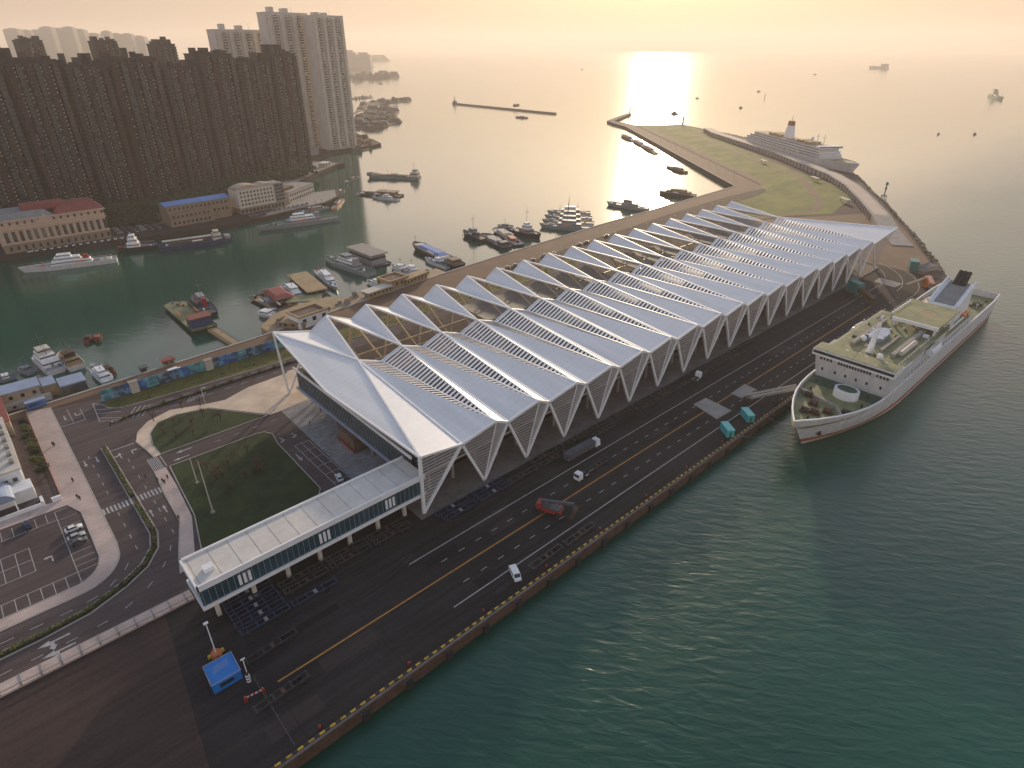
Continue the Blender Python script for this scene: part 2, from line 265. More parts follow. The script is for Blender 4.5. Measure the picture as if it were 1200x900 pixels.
# ---------------------------------------------------------------- mesh builder
class MB:
    def __init__(s): s.v = []; s.f = []
    def add(s, vs, fs):
        o = len(s.v); s.v += [tuple(p) for p in vs]; s.f += [tuple(i + o for i in f) for f in fs]; return s
    def box(s, x0, x1, y0, y1, z0, z1):
        vs = [(x0, y0, z0), (x1, y0, z0), (x1, y1, z0), (x0, y1, z0), (x0, y0, z1), (x1, y0, z1), (x1, y1, z1), (x0, y1, z1)]
        return s.add(vs, [(3, 2, 1, 0), (4, 5, 6, 7), (0, 1, 5, 4), (1, 2, 6, 5), (2, 3, 7, 6), (3, 0, 4, 7)])
    def rbox(s, c, sz, rz=0.0, top=1.0):
        """box centred in plan, standing on c.z, turned rz, top scaled"""
        hx, hy, h = sz[0] / 2, sz[1] / 2, sz[2]; ca, sa = math.cos(rz), math.sin(rz); vs = []
        for z, k in ((0, 1), (h, top)):
            for dx, dy in ((-1, -1), (1, -1), (1, 1), (-1, 1)):
                X, Y = dx * hx * k, dy * hy * k; vs.append((c[0] + X * ca - Y * sa, c[1] + X * sa + Y * ca, c[2] + z))
        return s.add(vs, [(3, 2, 1, 0), (4, 5, 6, 7), (0, 1, 5, 4), (1, 2, 6, 5), (2, 3, 7, 6), (3, 0, 4, 7)])
    def beam(s, p, q, a=0.6, b=None):
        p = Vector(p); q = Vector(q); d = (q - p).normalized(); b = b or a
        u = d.cross(Vector((0, 0, 1)));
        if u.length < 1e-3: u = Vector((1, 0, 0))
        u.normalize(); v = u.cross(d).normalized(); vs = []
        for e in (p, q):
            for i, j in ((-1, -1), (1, -1), (1, 1), (-1, 1)): vs.append(e + u * i * a / 2 + v * j * b / 2)
        return s.add(vs, [(3, 2, 1, 0), (4, 5, 6, 7), (0, 1, 5, 4), (1, 2, 6, 5), (2, 3, 7, 6), (3, 0, 4, 7)])
    def tube(s, p, q, r, r2=None, n=8):
        p = Vector(p); q = Vector(q); d = (q - p).normalized(); r2 = r if r2 is None else r2
        u = d.cross(Vector((0, 0, 1)))
        if u.length < 1e-3: u = Vector((1, 0, 0))
        u.normalize(); v = d.cross(u); vs = []
        for e, rr in ((p, r), (q, r2)):
            for i in range(n):
                t = 2 * PI * i / n; vs.append(e + u * rr * math.cos(t) + v * rr * math.sin(t))
        fs = [(i, (i + 1) % n, n + (i + 1) % n, n + i) for i in range(n)] + [tuple(range(n - 1, -1, -1)), tuple(range(n, 2 * n))]
        return s.add(vs, fs)
    def prism(s, poly, z0, z1):
        n = len(poly)
        area = sum(poly[i][0] * poly[(i + 1) % n][1] - poly[(i + 1) % n][0] * poly[i][1] for i in range(n))
        if area < 0: poly = poly[::-1]
        vs = [(p[0], p[1], z0) for p in poly] + [(p[0], p[1], z1) for p in poly]
        return s.add(vs, [tuple(range(n - 1, -1, -1)), tuple(range(n, 2 * n))] + [(i, (i + 1) % n, n + (i + 1) % n, n + i) for i in range(n)])
    def plate(s, pts, t=0.5):
        n = len(pts); p = [Vector(a) for a in pts]; nm = (p[1] - p[0]).cross(p[2] - p[0]).normalized()
        if nm.z < 0: p.reverse(); nm = -nm
        return s.add([a - nm * t for a in p] + p, [tuple(range(n - 1, -1, -1)), tuple(range(n, 2 * n))] + [(i, (i + 1) % n, n + (i + 1) % n, n + i) for i in range(n)])
    def sheet(s, poly, z):
        n = len(poly)
        area = sum(poly[i][0] * poly[(i + 1) % n][1] - poly[(i + 1) % n][0] * poly[i][1] for i in range(n))
        if area < 0: poly = poly[::-1]
        return s.add([(p[0], p[1], z) for p in poly], [tuple(range(n))])
    def rect(s, x0, x1, y0, y1, z): return s.sheet([(x0, y0), (x1, y0), (x1, y1), (x0, y1)], z)
    def strip(s, a, b, w_, z):
        a = Vector(a); b = Vector(b); d = (b - a).normalized(); u = Vector((-d.y, d.x)) * w_ / 2
        return s.sheet([tuple(a - u), tuple(b - u), tuple(b + u), tuple(a + u)], z)
    def path(s, pts, w_, z):
        for a, b in zip(pts[:-1], pts[1:]): s.strip(a, b, w_, z)
        return s
    def sphere(s, c, r, n=8, m=5, sz=1.0):
        vs = []; fs = []
        for j in range(m + 1):
            th = PI * j / m
            for i in range(n):
                ph = 2 * PI * i / n; vs.append((c[0] + r * math.sin(th) * math.cos(ph), c[1] + r * math.sin(th) * math.sin(ph), c[2] + r * sz * math.cos(th)))
        for j in range(m):
            for i in range(n): fs.append((j * n + i, (j + 1) * n + i, (j + 1) * n + (i + 1) % n, j * n + (i + 1) % n))
        return s.add(vs, fs)
    def build(s, name, m, parent=None, world=False, smooth=False, kind=None, label=None):
        me = bpy.data.meshes.new(name)
        vs = s.v
        if world and parent is not None:
            L_ = parent.location.copy()
            if parent.parent is not None: L_ += parent.parent.location
            vs = [(p[0] - L_.x, p[1] - L_.y, p[2] - L_.z) for p in vs]
        me.from_pydata(vs, [], s.f); me.validate(); me.update()
        if smooth:
            for p in me.polygons: p.use_smooth = True
        me.materials.append(M[m] if isinstance(m, str) else m)
        o = bpy.data.objects.new(name, me); COL.objects.link(o)
        if parent is not None: o.parent = parent
        if kind: o['kind'] = kind
        if label: o['label'] = label
        return o

def tag(o, label=None, cat=None, group=None, kind=None):
    if label: o['label'] = label
    if cat: o['category'] = cat
    if group: o['group'] = group
    if kind: o['kind'] = kind
    return o
def thing(name, label, cat, loc=(0, 0, 0), rz=0.0, group=None):
    o = bpy.data.objects.new(name, None); COL.objects.link(o); o.location = loc; o.rotation_euler = (0, 0, rz); o.empty_display_size = 0.5
    return tag(o, label, cat, group)
KIDS = {}
def kids(o): return [c for c in ALL() if c.parent == o]
def ALL(): return list(COL.objects)
def dup(root, loc, rz=None, label=None, group=None, scale=None):
    def rec(o, par):
        c = o.copy(); COL.objects.link(c); c.parent = par
        for k in [k for k in o.children]: rec(k, c)
        return c
    r = rec(root, None); r.location = loc
    if rz is not None: r.rotation_euler = (0, 0, rz)
    if scale: r.scale = (scale, scale, scale)
    if label: r['label'] = label
    if group: r['group'] = group
    return r
def struct(name, mb, m): o = mb.build(name, m); o['kind'] = 'structure'; return o

# picture-to-ground survey of the site (used once, to lay the far things out in metres)
_f, _hy = 720.0, 55.0
_p = math.atan((450 - _hy) / _f); _sp, _cp = math.sin(_p), math.cos(_p); _yaw = R(90 - 42.38)
def at(u, v, z=0.0):
    a = (u - 600) / _f; b = (450 - v) / _f
    r, fw, up = a, _cp + b * _sp, -_sp + b * _cp
    t = (z - 125) / up; r *= t; fw *= t
    return (fw * math.cos(_yaw) + r * math.sin(_yaw), fw * math.sin(_yaw) - r * math.cos(_yaw))
def at3(u, v, z=0.0): x, y = at(u, v, z); return (x, y, z)
def htop(x, y, v):
    """height at ground spot (x, y) that the survey line v reaches"""
    b = (450 - v) / _f; fw = x * math.cos(_yaw) + y * math.sin(_yaw); return 125 + fw * (-_sp + b * _cp) / (_cp + b * _sp)
# ================================================================ SETTING: water, land, roads
WZ = -4.0
sea = struct('sea', MB().rect(-9000, 17000, -9000, 17000, WZ), 'water')

pier_poly = [(-160, 83), (434, 83), (462, 100), (546, 143), (583, 165), (644, 198), (680, 222), (761, 268), (853, 347), (941, 462), (1000, 575), (1053, 689),
             (978, 738), (1010, 815), (1152, 884), (1150, 894), (1002, 826), (985, 800), (950, 740), (606, 326), (520, 322), (382, 317), (284, 310), (222, 305), (93, 288), (5, 282), (-160, 270)]
struct('pier_ground', MB().prism(pier_poly, -9, 0), 'yard')
# rubble slope on the seaward side
rk = MB()
edge = [(445, 92), (462, 99), (546, 142), (583, 164), (644, 197), (680, 221), (761, 267), (853, 346), (941, 461), (1000, 574)]
for (a, b) in zip(edge[:-1], edge[1:]):
    d = Vector((b[0] - a[0], b[1] - a[1])); n_ = int(d.length / 3.2) + 1; u = Vector((d.y, -d.x)).normalized()
    for i in range(n_):
        for k in range(3):
            t = (i + random.random()) / n_; p = Vector(a) + d * t + u * (k * 2.3 + random.random() * 1.6)
            rk.rbox((p.x, p.y, -6 + (2 - k) * 1.6), (2.2 + random.random() * 1.6, 1.8 + random.random() * 1.5, 2.4 + random.random()), random.random() * 3, 0.6)
tag(rk.build('rubble_slope', 'rock'), kind='stuff')

Z1, Z2, Z3, Z4 = 0.02, 0.04, 0.06, 0.08
struct('quay_tarmac', MB().sheet([(2, 83.2), (440, 83.2), (440, 137.6), (8, 137.6)], Z1), 'quay')
M['patch'] = asphalt('patched_tarmac', (0.035, 0.027, 0.026), (0.060, 0.046, 0.044)); M['patchd'] = asphalt('dark_patched_tarmac', (0.010, 0.0095, 0.010), (0.022, 0.019, 0.020))
rp_ = random.Random(21)
for i in range(34):
    x_ = rp_.uniform(4, 380); y_ = rp_.uniform(85.5, 116); a_, b_ = rp_.uniform(2, 16), rp_.uniform(.8, 4.2)
    struct('tarmac_patch', MB().rect(x_, x_ + a_, y_, y_ + b_, Z1 + 0.006 + (i % 3) * 0.003), 'patch' if i % 2 else 'patchd')
for i in range(16):
    struct('tarmac_joint', MB().rect(20 + i * 24.3, 20.14 + i * 24.3, 84, 118, Z1 + 0.016), 'patchd')
for i in range(22):                                            # paired tyre marks of turning trailers
    cx_, cy_, r_ = rp_.uniform(25, 360), rp_.uniform(88, 114), rp_.uniform(14, 60); a0 = rp_.uniform(0, 360); up = rp_.choice((-1, 1)); mk = MB()
    for dr in (0, 1.9): mk.path([(cx_ + t_ * 2.4, min(119, max(84.5, cy_ + dr * .9 + up * (t_ * 2.4) ** 2 / (2 * r_)))) for t_ in range(9)], .32, Z1 + 0.018)
    struct('tyre_marks', mk, 'patchd')
struct('far_quay_road', MB().sheet([(440, 84), (461, 101), (545, 145), (582, 167), (600, 180), (560, 200), (500, 235), (440, 235)], Z1), 'brownroad')
# streets west of the terminal
struct('street_tarmac', MB().sheet([(-160, 142.2), (16, 142.2), (30, 150), (80, 156), (80, 213), (88, 243), (460, 262), (460, 274), (215, 268), (97, 262), (60, 262), (20, 272), (4, 276), (4, 283), (-160, 276)], Z1), 'road')
# pavements (raised 0.13)
def arc(cx, cy, r, a0, a1, n=8, ry=None):
    ry = ry or r
    return [(cx + r * math.cos(R(a0 + (a1 - a0) * i / n)), cy + ry * math.sin(R(a0 + (a1 - a0) * i / n))) for i in range(n + 1)]
KZ = 0.13
walk = [(-2.0, 279), (5.5, 277), (5.5, 175)] + arc(-6, 172, 11.2, 0, -90, 8, 12) + [(-160, 159.6), (-160, 163.8), (-9, 163.6)] + arc(-7, 172, 7.6, -80, 0, 6, 8.4) + [(0.9, 197), (-1.5, 203.6), (-24, 204), (-160, 204), (-160, 208), (-2.2, 208.2)]
struct('west_pavement', MB().prism(walk, 0, KZ), 'pave')
kerb = MB()
for a, b in zip(walk[1:13], walk[2:14]):
    pass
# kerb lines
def kerbline(pts, w_=0.35, z=KZ + 0.03):
    m = MB()
    for a, b in zip(pts[:-1], pts[1:]):
        a2 = Vector(a); b2 = Vector(b); d = (b2 - a2).normalized(); u = Vector((-d.y, d.x)) * w_ / 2; a2 = a2 - d * 0.1; b2 = b2 + d * 0.1
        m.prism([tuple(a2 - u), tuple(b2 - u), tuple(b2 + u), tuple(a2 + u)], 0.0, z)
    return m
struct('kerb', kerbline([(5.7, 277), (5.7, 175)] + arc(-6, 172, 11.4, 0, -90, 8, 12.3) + [(-160, 159.4)]), 'kerbm')
struct('kerb', kerbline([(1.1, 197), (0.7, 172)] + arc(-7, 172, 7.4, 0, -80, 6, 8.2)[1:] + [(-160, 164.0)], 0.3), 'kerbm')
# east pavement of the avenue, round the small lawn, to the plaza
struct('lawn_pavement', MB().prism([(24.2, 228), (25.6, 219), (26.2, 213), (28.2, 213), (27.6, 221), (29.2, 230), (33.5, 236.6), (41, 238), (52, 234.6), (68, 213), (72, 213), (86, 214.5), (90, 242), (70, 240.6), (59, 236.4), (52, 238.2), (40, 243), (31, 239.6), (26, 234)], 0, KZ), 'plaza')
struct('lawn_pavement', MB().prism([(23.9, 204), (27.2, 204), (26.8, 190), (25.4, 172), (21.6, 158), (19.5, 150), (15.6, 150), (17.6, 158), (22.2, 172), (22.8, 190)], 0, KZ), 'pave')
struct('kerb', kerbline([(24.0, 228), (25.4, 219), (26.0, 213)]), 'kerbm')
struct('kerb', kerbline([(23.7, 204), (22.6, 190), (22.0, 172), (17.4, 158), (15.4, 150)]), 'kerbm')
struct('forecourt_paving', MB().sheet([(72, 213), (88, 214), (88, 139), (70.8, 139), (70.8, 158)], Z2), 'pavegrey')
struct('plaza_paving', MB().sheet([(72, 213.2), (112, 214.2), (112, 246), (88, 243.5), (86, 214.5)], Z1 + 0.004), 'plaza')
# lawns
lawn2 = [(28.4, 203.6), (58.4, 203.6), (61, 202.6), (62.6, 199.5), (61.4, 192), (60.6, 158.3), (58.5, 155), (22.6, 155), (26.2, 172), (27.4, 190)]
lawn1 = [(28.3, 213.4), (66.6, 213.4), (51.6, 234), (41, 237.4), (33.6, 236.2), (29.4, 230), (27.9, 221)]
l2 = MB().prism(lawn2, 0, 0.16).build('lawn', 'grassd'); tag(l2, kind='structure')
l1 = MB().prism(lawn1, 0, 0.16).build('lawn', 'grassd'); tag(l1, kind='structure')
struct('kerb', kerbline(lawn2 + lawn2[:1], 0.3, 0.2), 'kerbm')
struct('kerb', kerbline(lawn1 + lawn1[:1], 0.3, 0.2), 'kerbm')
# basin-side verge
verge = [(22, 262), (25, 258.6), (30, 257.4), (58, 255.5), (96, 254.3), (250, 258), (470, 264), (470, 275), (250, 270), (97, 268), (22.6, 266.4)]
struct('verge', MB().prism(verge, 0, 0.15), 'grass')
struct('kerb', kerbline(verge[:7], 0.3, 0.2), 'kerbm')
struct('basin_promenade', MB().sheet([(-160, 271), (5, 281.6), (93, 287.6), (222, 304.6), (284, 309.6), (382, 316.6), (606, 325.4), (950, 739), (985, 800), (975, 740), (620, 300), (560, 304), (456, 300), (360, 293), (297, 287), (229, 280), (97, 276), (22, 277), (3, 276), (-160, 266)], Z2), 'brownroad')
struct('quay_coping', kerbline([(-160, 270.4), (5, 281.4), (93, 287.4), (222, 304.4), (284, 309.4), (382, 316.4), (606, 325.4), (950, 739), (985, 800)], 1.0, 0.35), 'kerbm')
# the grass field behind the terminal
field = [(470, 262), (560, 208), (640, 222), (690, 262), (745, 335), (820, 418), (930, 545), (1000, 610), (1050, 686), (978, 734), (800, 512), (700, 392), (640, 318), (604, 290), (575, 286), (470, 284)]
struct('grass_field', MB().sheet(field, Z2 + 0.02), 'field')
struct('field_track', MB().path([(470, 250), (560, 222), (600, 235), (700, 300), (760, 372), (860, 490), (960, 610)], 6.5, Z3 + 0.02), 'brownroad')
struct('pale_service_road', MB().path([(640, 312), (700, 384), (800, 504), (960, 706)], 9, Z3 + 0.04), 'brownroad')

# breakwater on the seaward side: wide pale crest with a steep inner wall
bw = [(497, 133), (527, 153), (559, 171), (607, 199), (668, 237), (716, 275), (752, 315), (818, 387), (877, 464), (949, 561), (990, 600)]
m_ = MB(); q = []
for i, a in enumerate(bw):
    p0 = Vector(bw[max(0, i - 1)]); p1 = Vector(bw[min(len(bw) - 1, i + 1)]); d = (p1 - p0).normalized(); u = Vector((-d.y, d.x))
    q.append((Vector(a) - u * 9, Vector(a) + u * 5))
for (a0, a1), (b0, b1) in zip(q[:-1], q[1:]):
    i_ = [k for k, (c0, c1) in enumerate(q) if c0 == a0][0]; za, zb = ([0.6, 3.0] + [5.5] * 20)[i_], ([0.6, 3.0] + [5.5] * 20)[i_ + 1]
    m_.add([(*a0, 0), (*b0, 0), (*b1, 0), (*a1, 0), (*a0, za), (*b0, zb), (*b1, zb), (*a1, za)], [(3, 2, 1, 0), (4, 5, 6, 7), (0, 1, 5, 4), (1, 2, 6, 5), (2, 3, 7, 6), (3, 0, 4, 7)])
bwk = m_.build('breakwater', 'concrete'); tag(bwk, 'long pale concrete breakwater curving away beside the grass field', 'breakwater')
for (a0, a1), (b0, b1) in zip(q[2:-1], q[3:]):
    n_ = max(1, int((b1 - a1).length / 9))
    for i in range(n_):
        p_ = a1 + (b1 - a1) * (i + .5) / n_; MB().rbox((p_.x, p_.y, 0.1), (1.2, 1.6, 5.3), math.atan2((b1 - a1).y, (b1 - a1).x)).build('buttress', 'concreted', bwk)
MB().path([tuple((a + b) / 2) for a, b in q[2:]], 9.5, 5.53).build('crest_road', mat('crest_paving', (0.47, 0.37, 0.30), 0.85, 0, 0.12, 0.05), bwk)

# lane markings on the quay
ln = MB()
ln.rect(63, 395, 110.85, 111.15, Z2); ln.rect(63, 395, 90.85, 91.15, Z2)
for x0 in range(0, 52):
    for yy in (105.8, 96.0):
        x = 70 + x0 * 6.15; ln.rect(x, x + 2.1, yy - .11, yy + .11, Z2)
for yy in (110, 100, 91):
    pts = [(395, yy)] + [(395 + 60 * math.sin(R(a)), yy + 60 * (1 - math.cos(R(a)))) for a in range(10, 60, 8)]
    ln.path(pts, 0.3, Z3)
struct('lane_markings', ln, 'line')
struct('orange_centre_line', MB().rect(21, 360, 100.8, 101.25, Z2), 'oline')
# street markings
st = MB()
for y in (227.9, 221.3, 214.3, 208.2, 202.1, 188.2, 181.6, 175, 169): st.rect(9.2, 9.4, y - 1.1, y + 1.1, Z2)
for y in (216.8, 211.3, 204.3, 197, 187, 182, 176, 169): st.rect(19.0, 19.2, y - 1.1, y + 1.1, Z2)
for a, b in (((-23.8, 155.3), (-21, 155.3)), ((-17.8, 155.4), (-15, 155.4)), ((-11.5, 155.3), (-8.8, 155.4)), ((-5.6, 155.7), (-2.9, 156.2)), ((0.2, 157.8), (2, 159.4)), ((4.6, 161.6), (6, 163.8))): st.strip(a, b, .2, Z2)
for a, b in (((-25, 145), (-22.6, 145)), ((-12, 145), (-9.6, 145)), ((-5.4, 145.3), (-3, 145.6)), ((1.2, 147), (3.2, 148)), ((7.4, 150.6), (9, 152)), ((12.6, 155.7), (13.8, 157.5)), ((16, 161), (16.9, 163.4)), ((-19, 144.9), (-16.6, 144.9))): st.strip(a, b, .2, Z2)
for i in range(16):                                            # zebra crossing
    x = 5.9 + i * 1.06
    if not 13.4 < x < 15.4: st.rect(x, x + .58, 190.6, 194.0, Z2)
st.rect(15.6, 23.4, 227.1, 227.5, Z2); st.rect(5.9, 14.1, 257.3, 257.7, Z2)
st.rect(10.1, 10.3, 257.7, 270.8, Z2); st.rect(14.0, 14.2, 257.5, 268, Z2)
for k in range(7): st.rect(23.6 + k * .5, 23.85 + k * .5, 204.2, 213, Z3)   # raised crossing bars
for x in (45, 52, 59, 66): st.rect(x, x + 2.2, 208.3, 208.5, Z2)
st.rect(27.6, 27.9, 204.4, 212.6, Z3)
for i in range(60):                                             # basin road lanes
    x = 34 + i * 7; st.rect(x, x + 2.6, 252.2, 252.4, Z2); st.rect(x, x + 2.6, 245.6, 245.8, Z2)
hz_ = [((17.6, 252), (18.8, 269.2)), ((18.8, 269.2), (27, 257)), ((17.6, 252), (25.8, 247.6)), ((18, 255), (24.6, 249.6)), ((18.3, 259), (25.6, 255)), ((18.6, 263), (23.5, 259.5)), ((26, 247.5), (31, 255)), ((27.6, 246.8), (32.5, 254.4)), ((29.2, 246.2), (34, 253.6)), ((30.8, 245.8), (35.5, 253))]
for a, b in hz_: st.strip(a, b, .3, Z3)
for i in range(6): st.strip((47 + i * 1.2, 244.6), (49.4 + i * 1.2, 248.4), .3, Z3)
# parking stalls in front of the terminal
for y in [186.7 - i * 5.7 for i in range(6)]: st.rect(65.3, 70.4, y - .1, y + .1, Z2)
for x in (65.2, 67.8, 70.5): st.rect(x - .1, x + .1, 156, 186.7, Z2)
# car park
for y in (202.4, 197.2, 192.6, 188.6, 184.8, 181.2, 178.2, 174.9, 171.9, 169.3): st.rect(-5.0, 0.0, y - .08, y + .08, Z2)
st.rect(-5.15, -4.95, 164.4, 202.4, Z2)
st.rect(-160, -4.95, 169.2, 169.4, Z2); st.rect(-160, -5, 197.6, 197.8, Z2)
for i in range(14):
    st.rect(-8.1 - i * 2.8, -7.9 - i * 2.8, 164.3, 169.3, Z2); st.rect(-7.5 - i * 2.8, -7.3 - i * 2.8, 197.8, 202.6, Z2)
for i in range(6): st.rect(-13.5 - i * 3.3, -13.3 - i * 3.3, 177.5, 189.1, Z2)
for y in (177.5, 183.2, 189.1): st.rect(-160, -13.3, y - .1, y + .1, Z2)
def arrow(x, y, ang, kind='s', s=1.0):
    ca, sa = math.cos(R(ang)), math.sin(R(ang))
    def tr(pts): return [(x + (a * ca - b * sa) * s, y + (a * sa + b * ca) * s) for a, b in pts]
    st.sheet(tr([(-2.2, -.18), (.6, -.18), (.6, .18), (-2.2, .18)]), Z3)
    if kind in 'sb': st.sheet(tr([(.6, -.6), (2.3, 0), (.6, .6)]), Z3)
    if kind in 'lb': st.sheet(tr([(.0, .18), (.6, .18), (.6, 1.0), (.0, 1.0)]), Z4); st.sheet(tr([(-.3, 1.0), (.9, 1.0), (.3, 2.0)]), Z3)
    if kind == 'r': st.sheet(tr([(.0, -1.0), (.6, -1.0), (.6, -.18), (.0, -.18)]), Z4); st.sheet(tr([(.9, -1.0), (-.3, -1.0), (.3, -2.0)]), Z3)
for a in ((7.5, 224.6, -90, 's'), (11.1, 224.7, -90, 's'), (17.6, 221.9, 90, 'b'), (21.3, 222.3, 90, 'r'), (16.8, 182, 90, 's'), (20.5, 181.3, 90, 's'), (8.3, 263.9, -90, 's'), (11.9, 263.5, -90, 'l'),
          (-14, 147.6, 180, 'b', 1.5), (-13.6, 143.6, 180, 'b', 1.5), (-9.2, 180.8, 90, 'l'), (33, 206.2, 180, 's', 1.2), (35, 210.4, 180, 's', 1.2), (64, 193, -70, 'r'), (68.5, 193, -70, 'r'), (63.2, 179, -90, 's', 1.2)): arrow(*a)
struct('street_markings', st, 'line')
# pale concrete repair slabs on the quay
for pl in ([(195.7, 107.1), (203.9, 106.5), (202.6, 94.2), (192.6, 94.7)], [(214.5, 101.6), (226.2, 102.0), (225.6, 96.3), (214.4, 96.3)], [(401.2, 103.1), (403.2, 115.6), (413.6, 116.2), (411.8, 102.6)]):
    struct('repair_slab', MB().sheet(pl, Z3), 'concrete')
# terminal podium strip and service yard
struct('podium', MB().box(76, 434, 123.6, 139, 0, 0.35), 'concreted')
# quay edge
kb = MB().box(-160, 436, 83.25, 83.68, 0.0, 0.32); struct('quay_kerb', kb, 'bumper')
struct('quay_face', MB().box(-160, 436, 82.2, 83.0, -3.2, -0.3), 'rust')
struct('quay_face', MB().box(-160, 436, 82.6, 83.1, -0.3, 0.12), 'concreted')
# south boundary strip between streets and quay
struct('south_pavement', MB().box(-160, 15.2, 138.2, 142.0, 0, 0.5), 'pave')
# ================================================================ CRUISE TERMINAL
T = thing('cruise_terminal', 'long white and grey cruise terminal with folded triangular roof plates on slanted white legs', 'terminal', (250, 180, 0))
X = lambda i: 94.7 + 18.95 * i
N_ = lambda i: (X(i) - 1.0, 125.5, 18.5)
M_ = lambda i: (X(i) + 0.5, 189.0, 23.4)
W_ = lambda i: (X(i) + 1.5, 229.5, 21.3)
P_ = lambda i: (X(i) + 12.6, 125.2, 21.2)
V_ = lambda i: (X(i) + 9.0, 187.0, 20.8)
K_ = lambda i: (X(i) + 9.5, 230.0, 25.9)
C1 = (78.4, 125.5, 20.9); E1 = (76.6, 178.6, 21.3); A1 = (81.6, 231.7, 24.4); C2 = (452.0, 125.5, 22.2)
NB = 18
def dz(p, d): return (p[0], p[1], p[2] + d)
def part(mb, name, m): return mb.build(name, m, T, world=True)
def lerp(a, b, t): return tuple(a[k] + (b[k] - a[k]) * t for k in range(3))
# standing-seam roof metal: seams as thin ribs on the plate
def seam_plate(pts, name='roof_plate', t=0.45, rib=None):
    m = MB().plate(pts, t); return part(m, name, 'roof')
for i in range(NB):
    if i < NB - 1:
        seam_plate([M_(i), N_(i), P_(i)])
        # thin white flashing triangle beside the ridge
        part(MB().plate([M_(i + 1), P_(i), N_(i + 1)], 0.4), 'ridge_flashing', 'beam')
        for (a, b, nm) in ((M_(i), V_(i), 'a'), (V_(i), M_(i + 1), 'b')):
            m = MB(); ns = 31
            for k in range(ns):
                t = (k + .25) / ns; t2 = t + (0.66 if nm == 'a' else 0.6) / ns
                p0, p1 = lerp(a, dz(P_(i), -.15), t), lerp(b, dz(P_(i), -.15), t)
                q0, q1 = lerp(a, dz(P_(i), -.15), t2), lerp(b, dz(P_(i), -.15), t2)
                lift = 0.3
                m.plate([dz(p0, -.1), dz(p1, -.1), dz(q1, lift - .1), dz(q0, lift - .1)], 0.18)
            part(m, 'louvre_panel', 'beam')
        part(MB().beam(V_(i), P_(i), 0.45, 0.5), 'valley_beam', 'beam')
        part(MB().beam(dz(M_(i), -.25), dz(V_(i), -.1), 0.55, 0.6).beam(dz(V_(i), -.1), dz(M_(i + 1), -.25), 0.55, 0.6), 'spine_beam', 'beam')
    part(MB().beam(dz(M_(i), .12), dz(N_(i), .12), 0.6, 0.5), 'ridge_beam', 'beam')
    # canopy tent on the basin side
    seam_plate([W_(i), K_(i), M_(i)], 'canopy_plate')
    part(MB().beam(dz(K_(i), .12), dz(M_(i), .12), 0.6, 0.5), 'canopy_beam', 'beam')
    if i < NB - 1:
        part(MB().plate([K_(i), W_(i + 1), M_(i + 1)], 0.4), 'canopy_soffit', 'beam')
        part(MB().beam(K_(i), W_(i + 1), 0.5, 0.6), 'canopy_edge', 'beam')
        part(MB().beam(K_(i), M_(i + 1), 0.45, 0.7), 'canopy_edge', 'beam')
    part(MB().beam(W_(i), K_(i), 0.5, 0.6), 'canopy_edge', 'beam')
seam_plate([M_(17), N_(17), C2])
part(MB().beam(dz(M_(17), .1), dz(C2, .1), .7, .6), 'ridge_beam', 'beam')
# folded end plates
seam_plate([A1, E1, M_(0)]); seam_plate([E1, C1, M_(0)])
part(MB().plate([C1, N_(0), M_(0)], .45), 'end_plate', 'beam')
part(MB().plate([A1, M_(0), W_(0)], .45), 'end_plate', 'beam')
for a, b in ((A1, E1), (E1, C1), (A1, M_(0)), (M_(0), C1), (A1, W_(0)), (C1, N_(0))): part(MB().beam(dz(a, .05), dz(b, .05), .6, .7), 'edge_beam', 'beam')
# eave beams along the quay
for i in range(NB - 1):
    part(MB().beam(dz(N_(i), -.1), dz(P_(i), -.1), .6, .8).beam(dz(P_(i), -.1), dz(N_(i + 1), -.1), .6, .8), 'eave_beam', 'beam')
part(MB().beam(N_(17), C2, .6, .8), 'eave_beam', 'beam')
# slanted legs and mesh screens on the quay front
B_ = [(78.2, 125.5, 0.35)] + [(102.2 + 18.95 * j, 125.5, 0.35) for j in range(17)] + [(430.0, 125.5, 0.35)]
part(MB().beam(B_[0], C1, .9, .9), 'leg', 'beam')
for j in range(NB):
    part(MB().beam(B_[j], N_(j), .75, .8), 'leg', 'beam')
    part(MB().beam(N_(j), B_[j + 1], .75, .8), 'leg', 'beam')
for j in range(1, NB):
    a = B_[j]; o = 0.25
    s1 = MB().add([(a[0], a[1] + o, a[2]), (N_(j - 1)[0], 125.5 + o, 18.3), (P_(j - 1)[0], 124.9, 21.0)], [(0, 1, 2)])
    part(s1, 'mesh_screen', 'perf')
    part(MB().add([(a[0], a[1] + o, a[2]), (P_(j - 1)[0], 124.9, 21.0), (N_(j)[0], 125.5 + o, 18.3)], [(0, 1, 2)]), 'mesh_screen', 'screen')
    part(MB().beam((a[0], a[1], a[2]), (P_(j - 1)[0], 124.9, 21.0), .3, .3), 'screen_post', 'beam')
part(MB().add([(78.4, 125.8, .4), (C1[0], 125.8, 20.6), (N_(0)[0], 125.8, 18.3)], [(0, 1, 2)]), 'mesh_screen', 'perf2')
part(MB().add([(430, 125.8, .4), (N_(17)[0], 125.8, 18.3), (C2[0], 125.8, 21.8)], [(0, 1, 2)]), 'mesh_screen', 'perf')
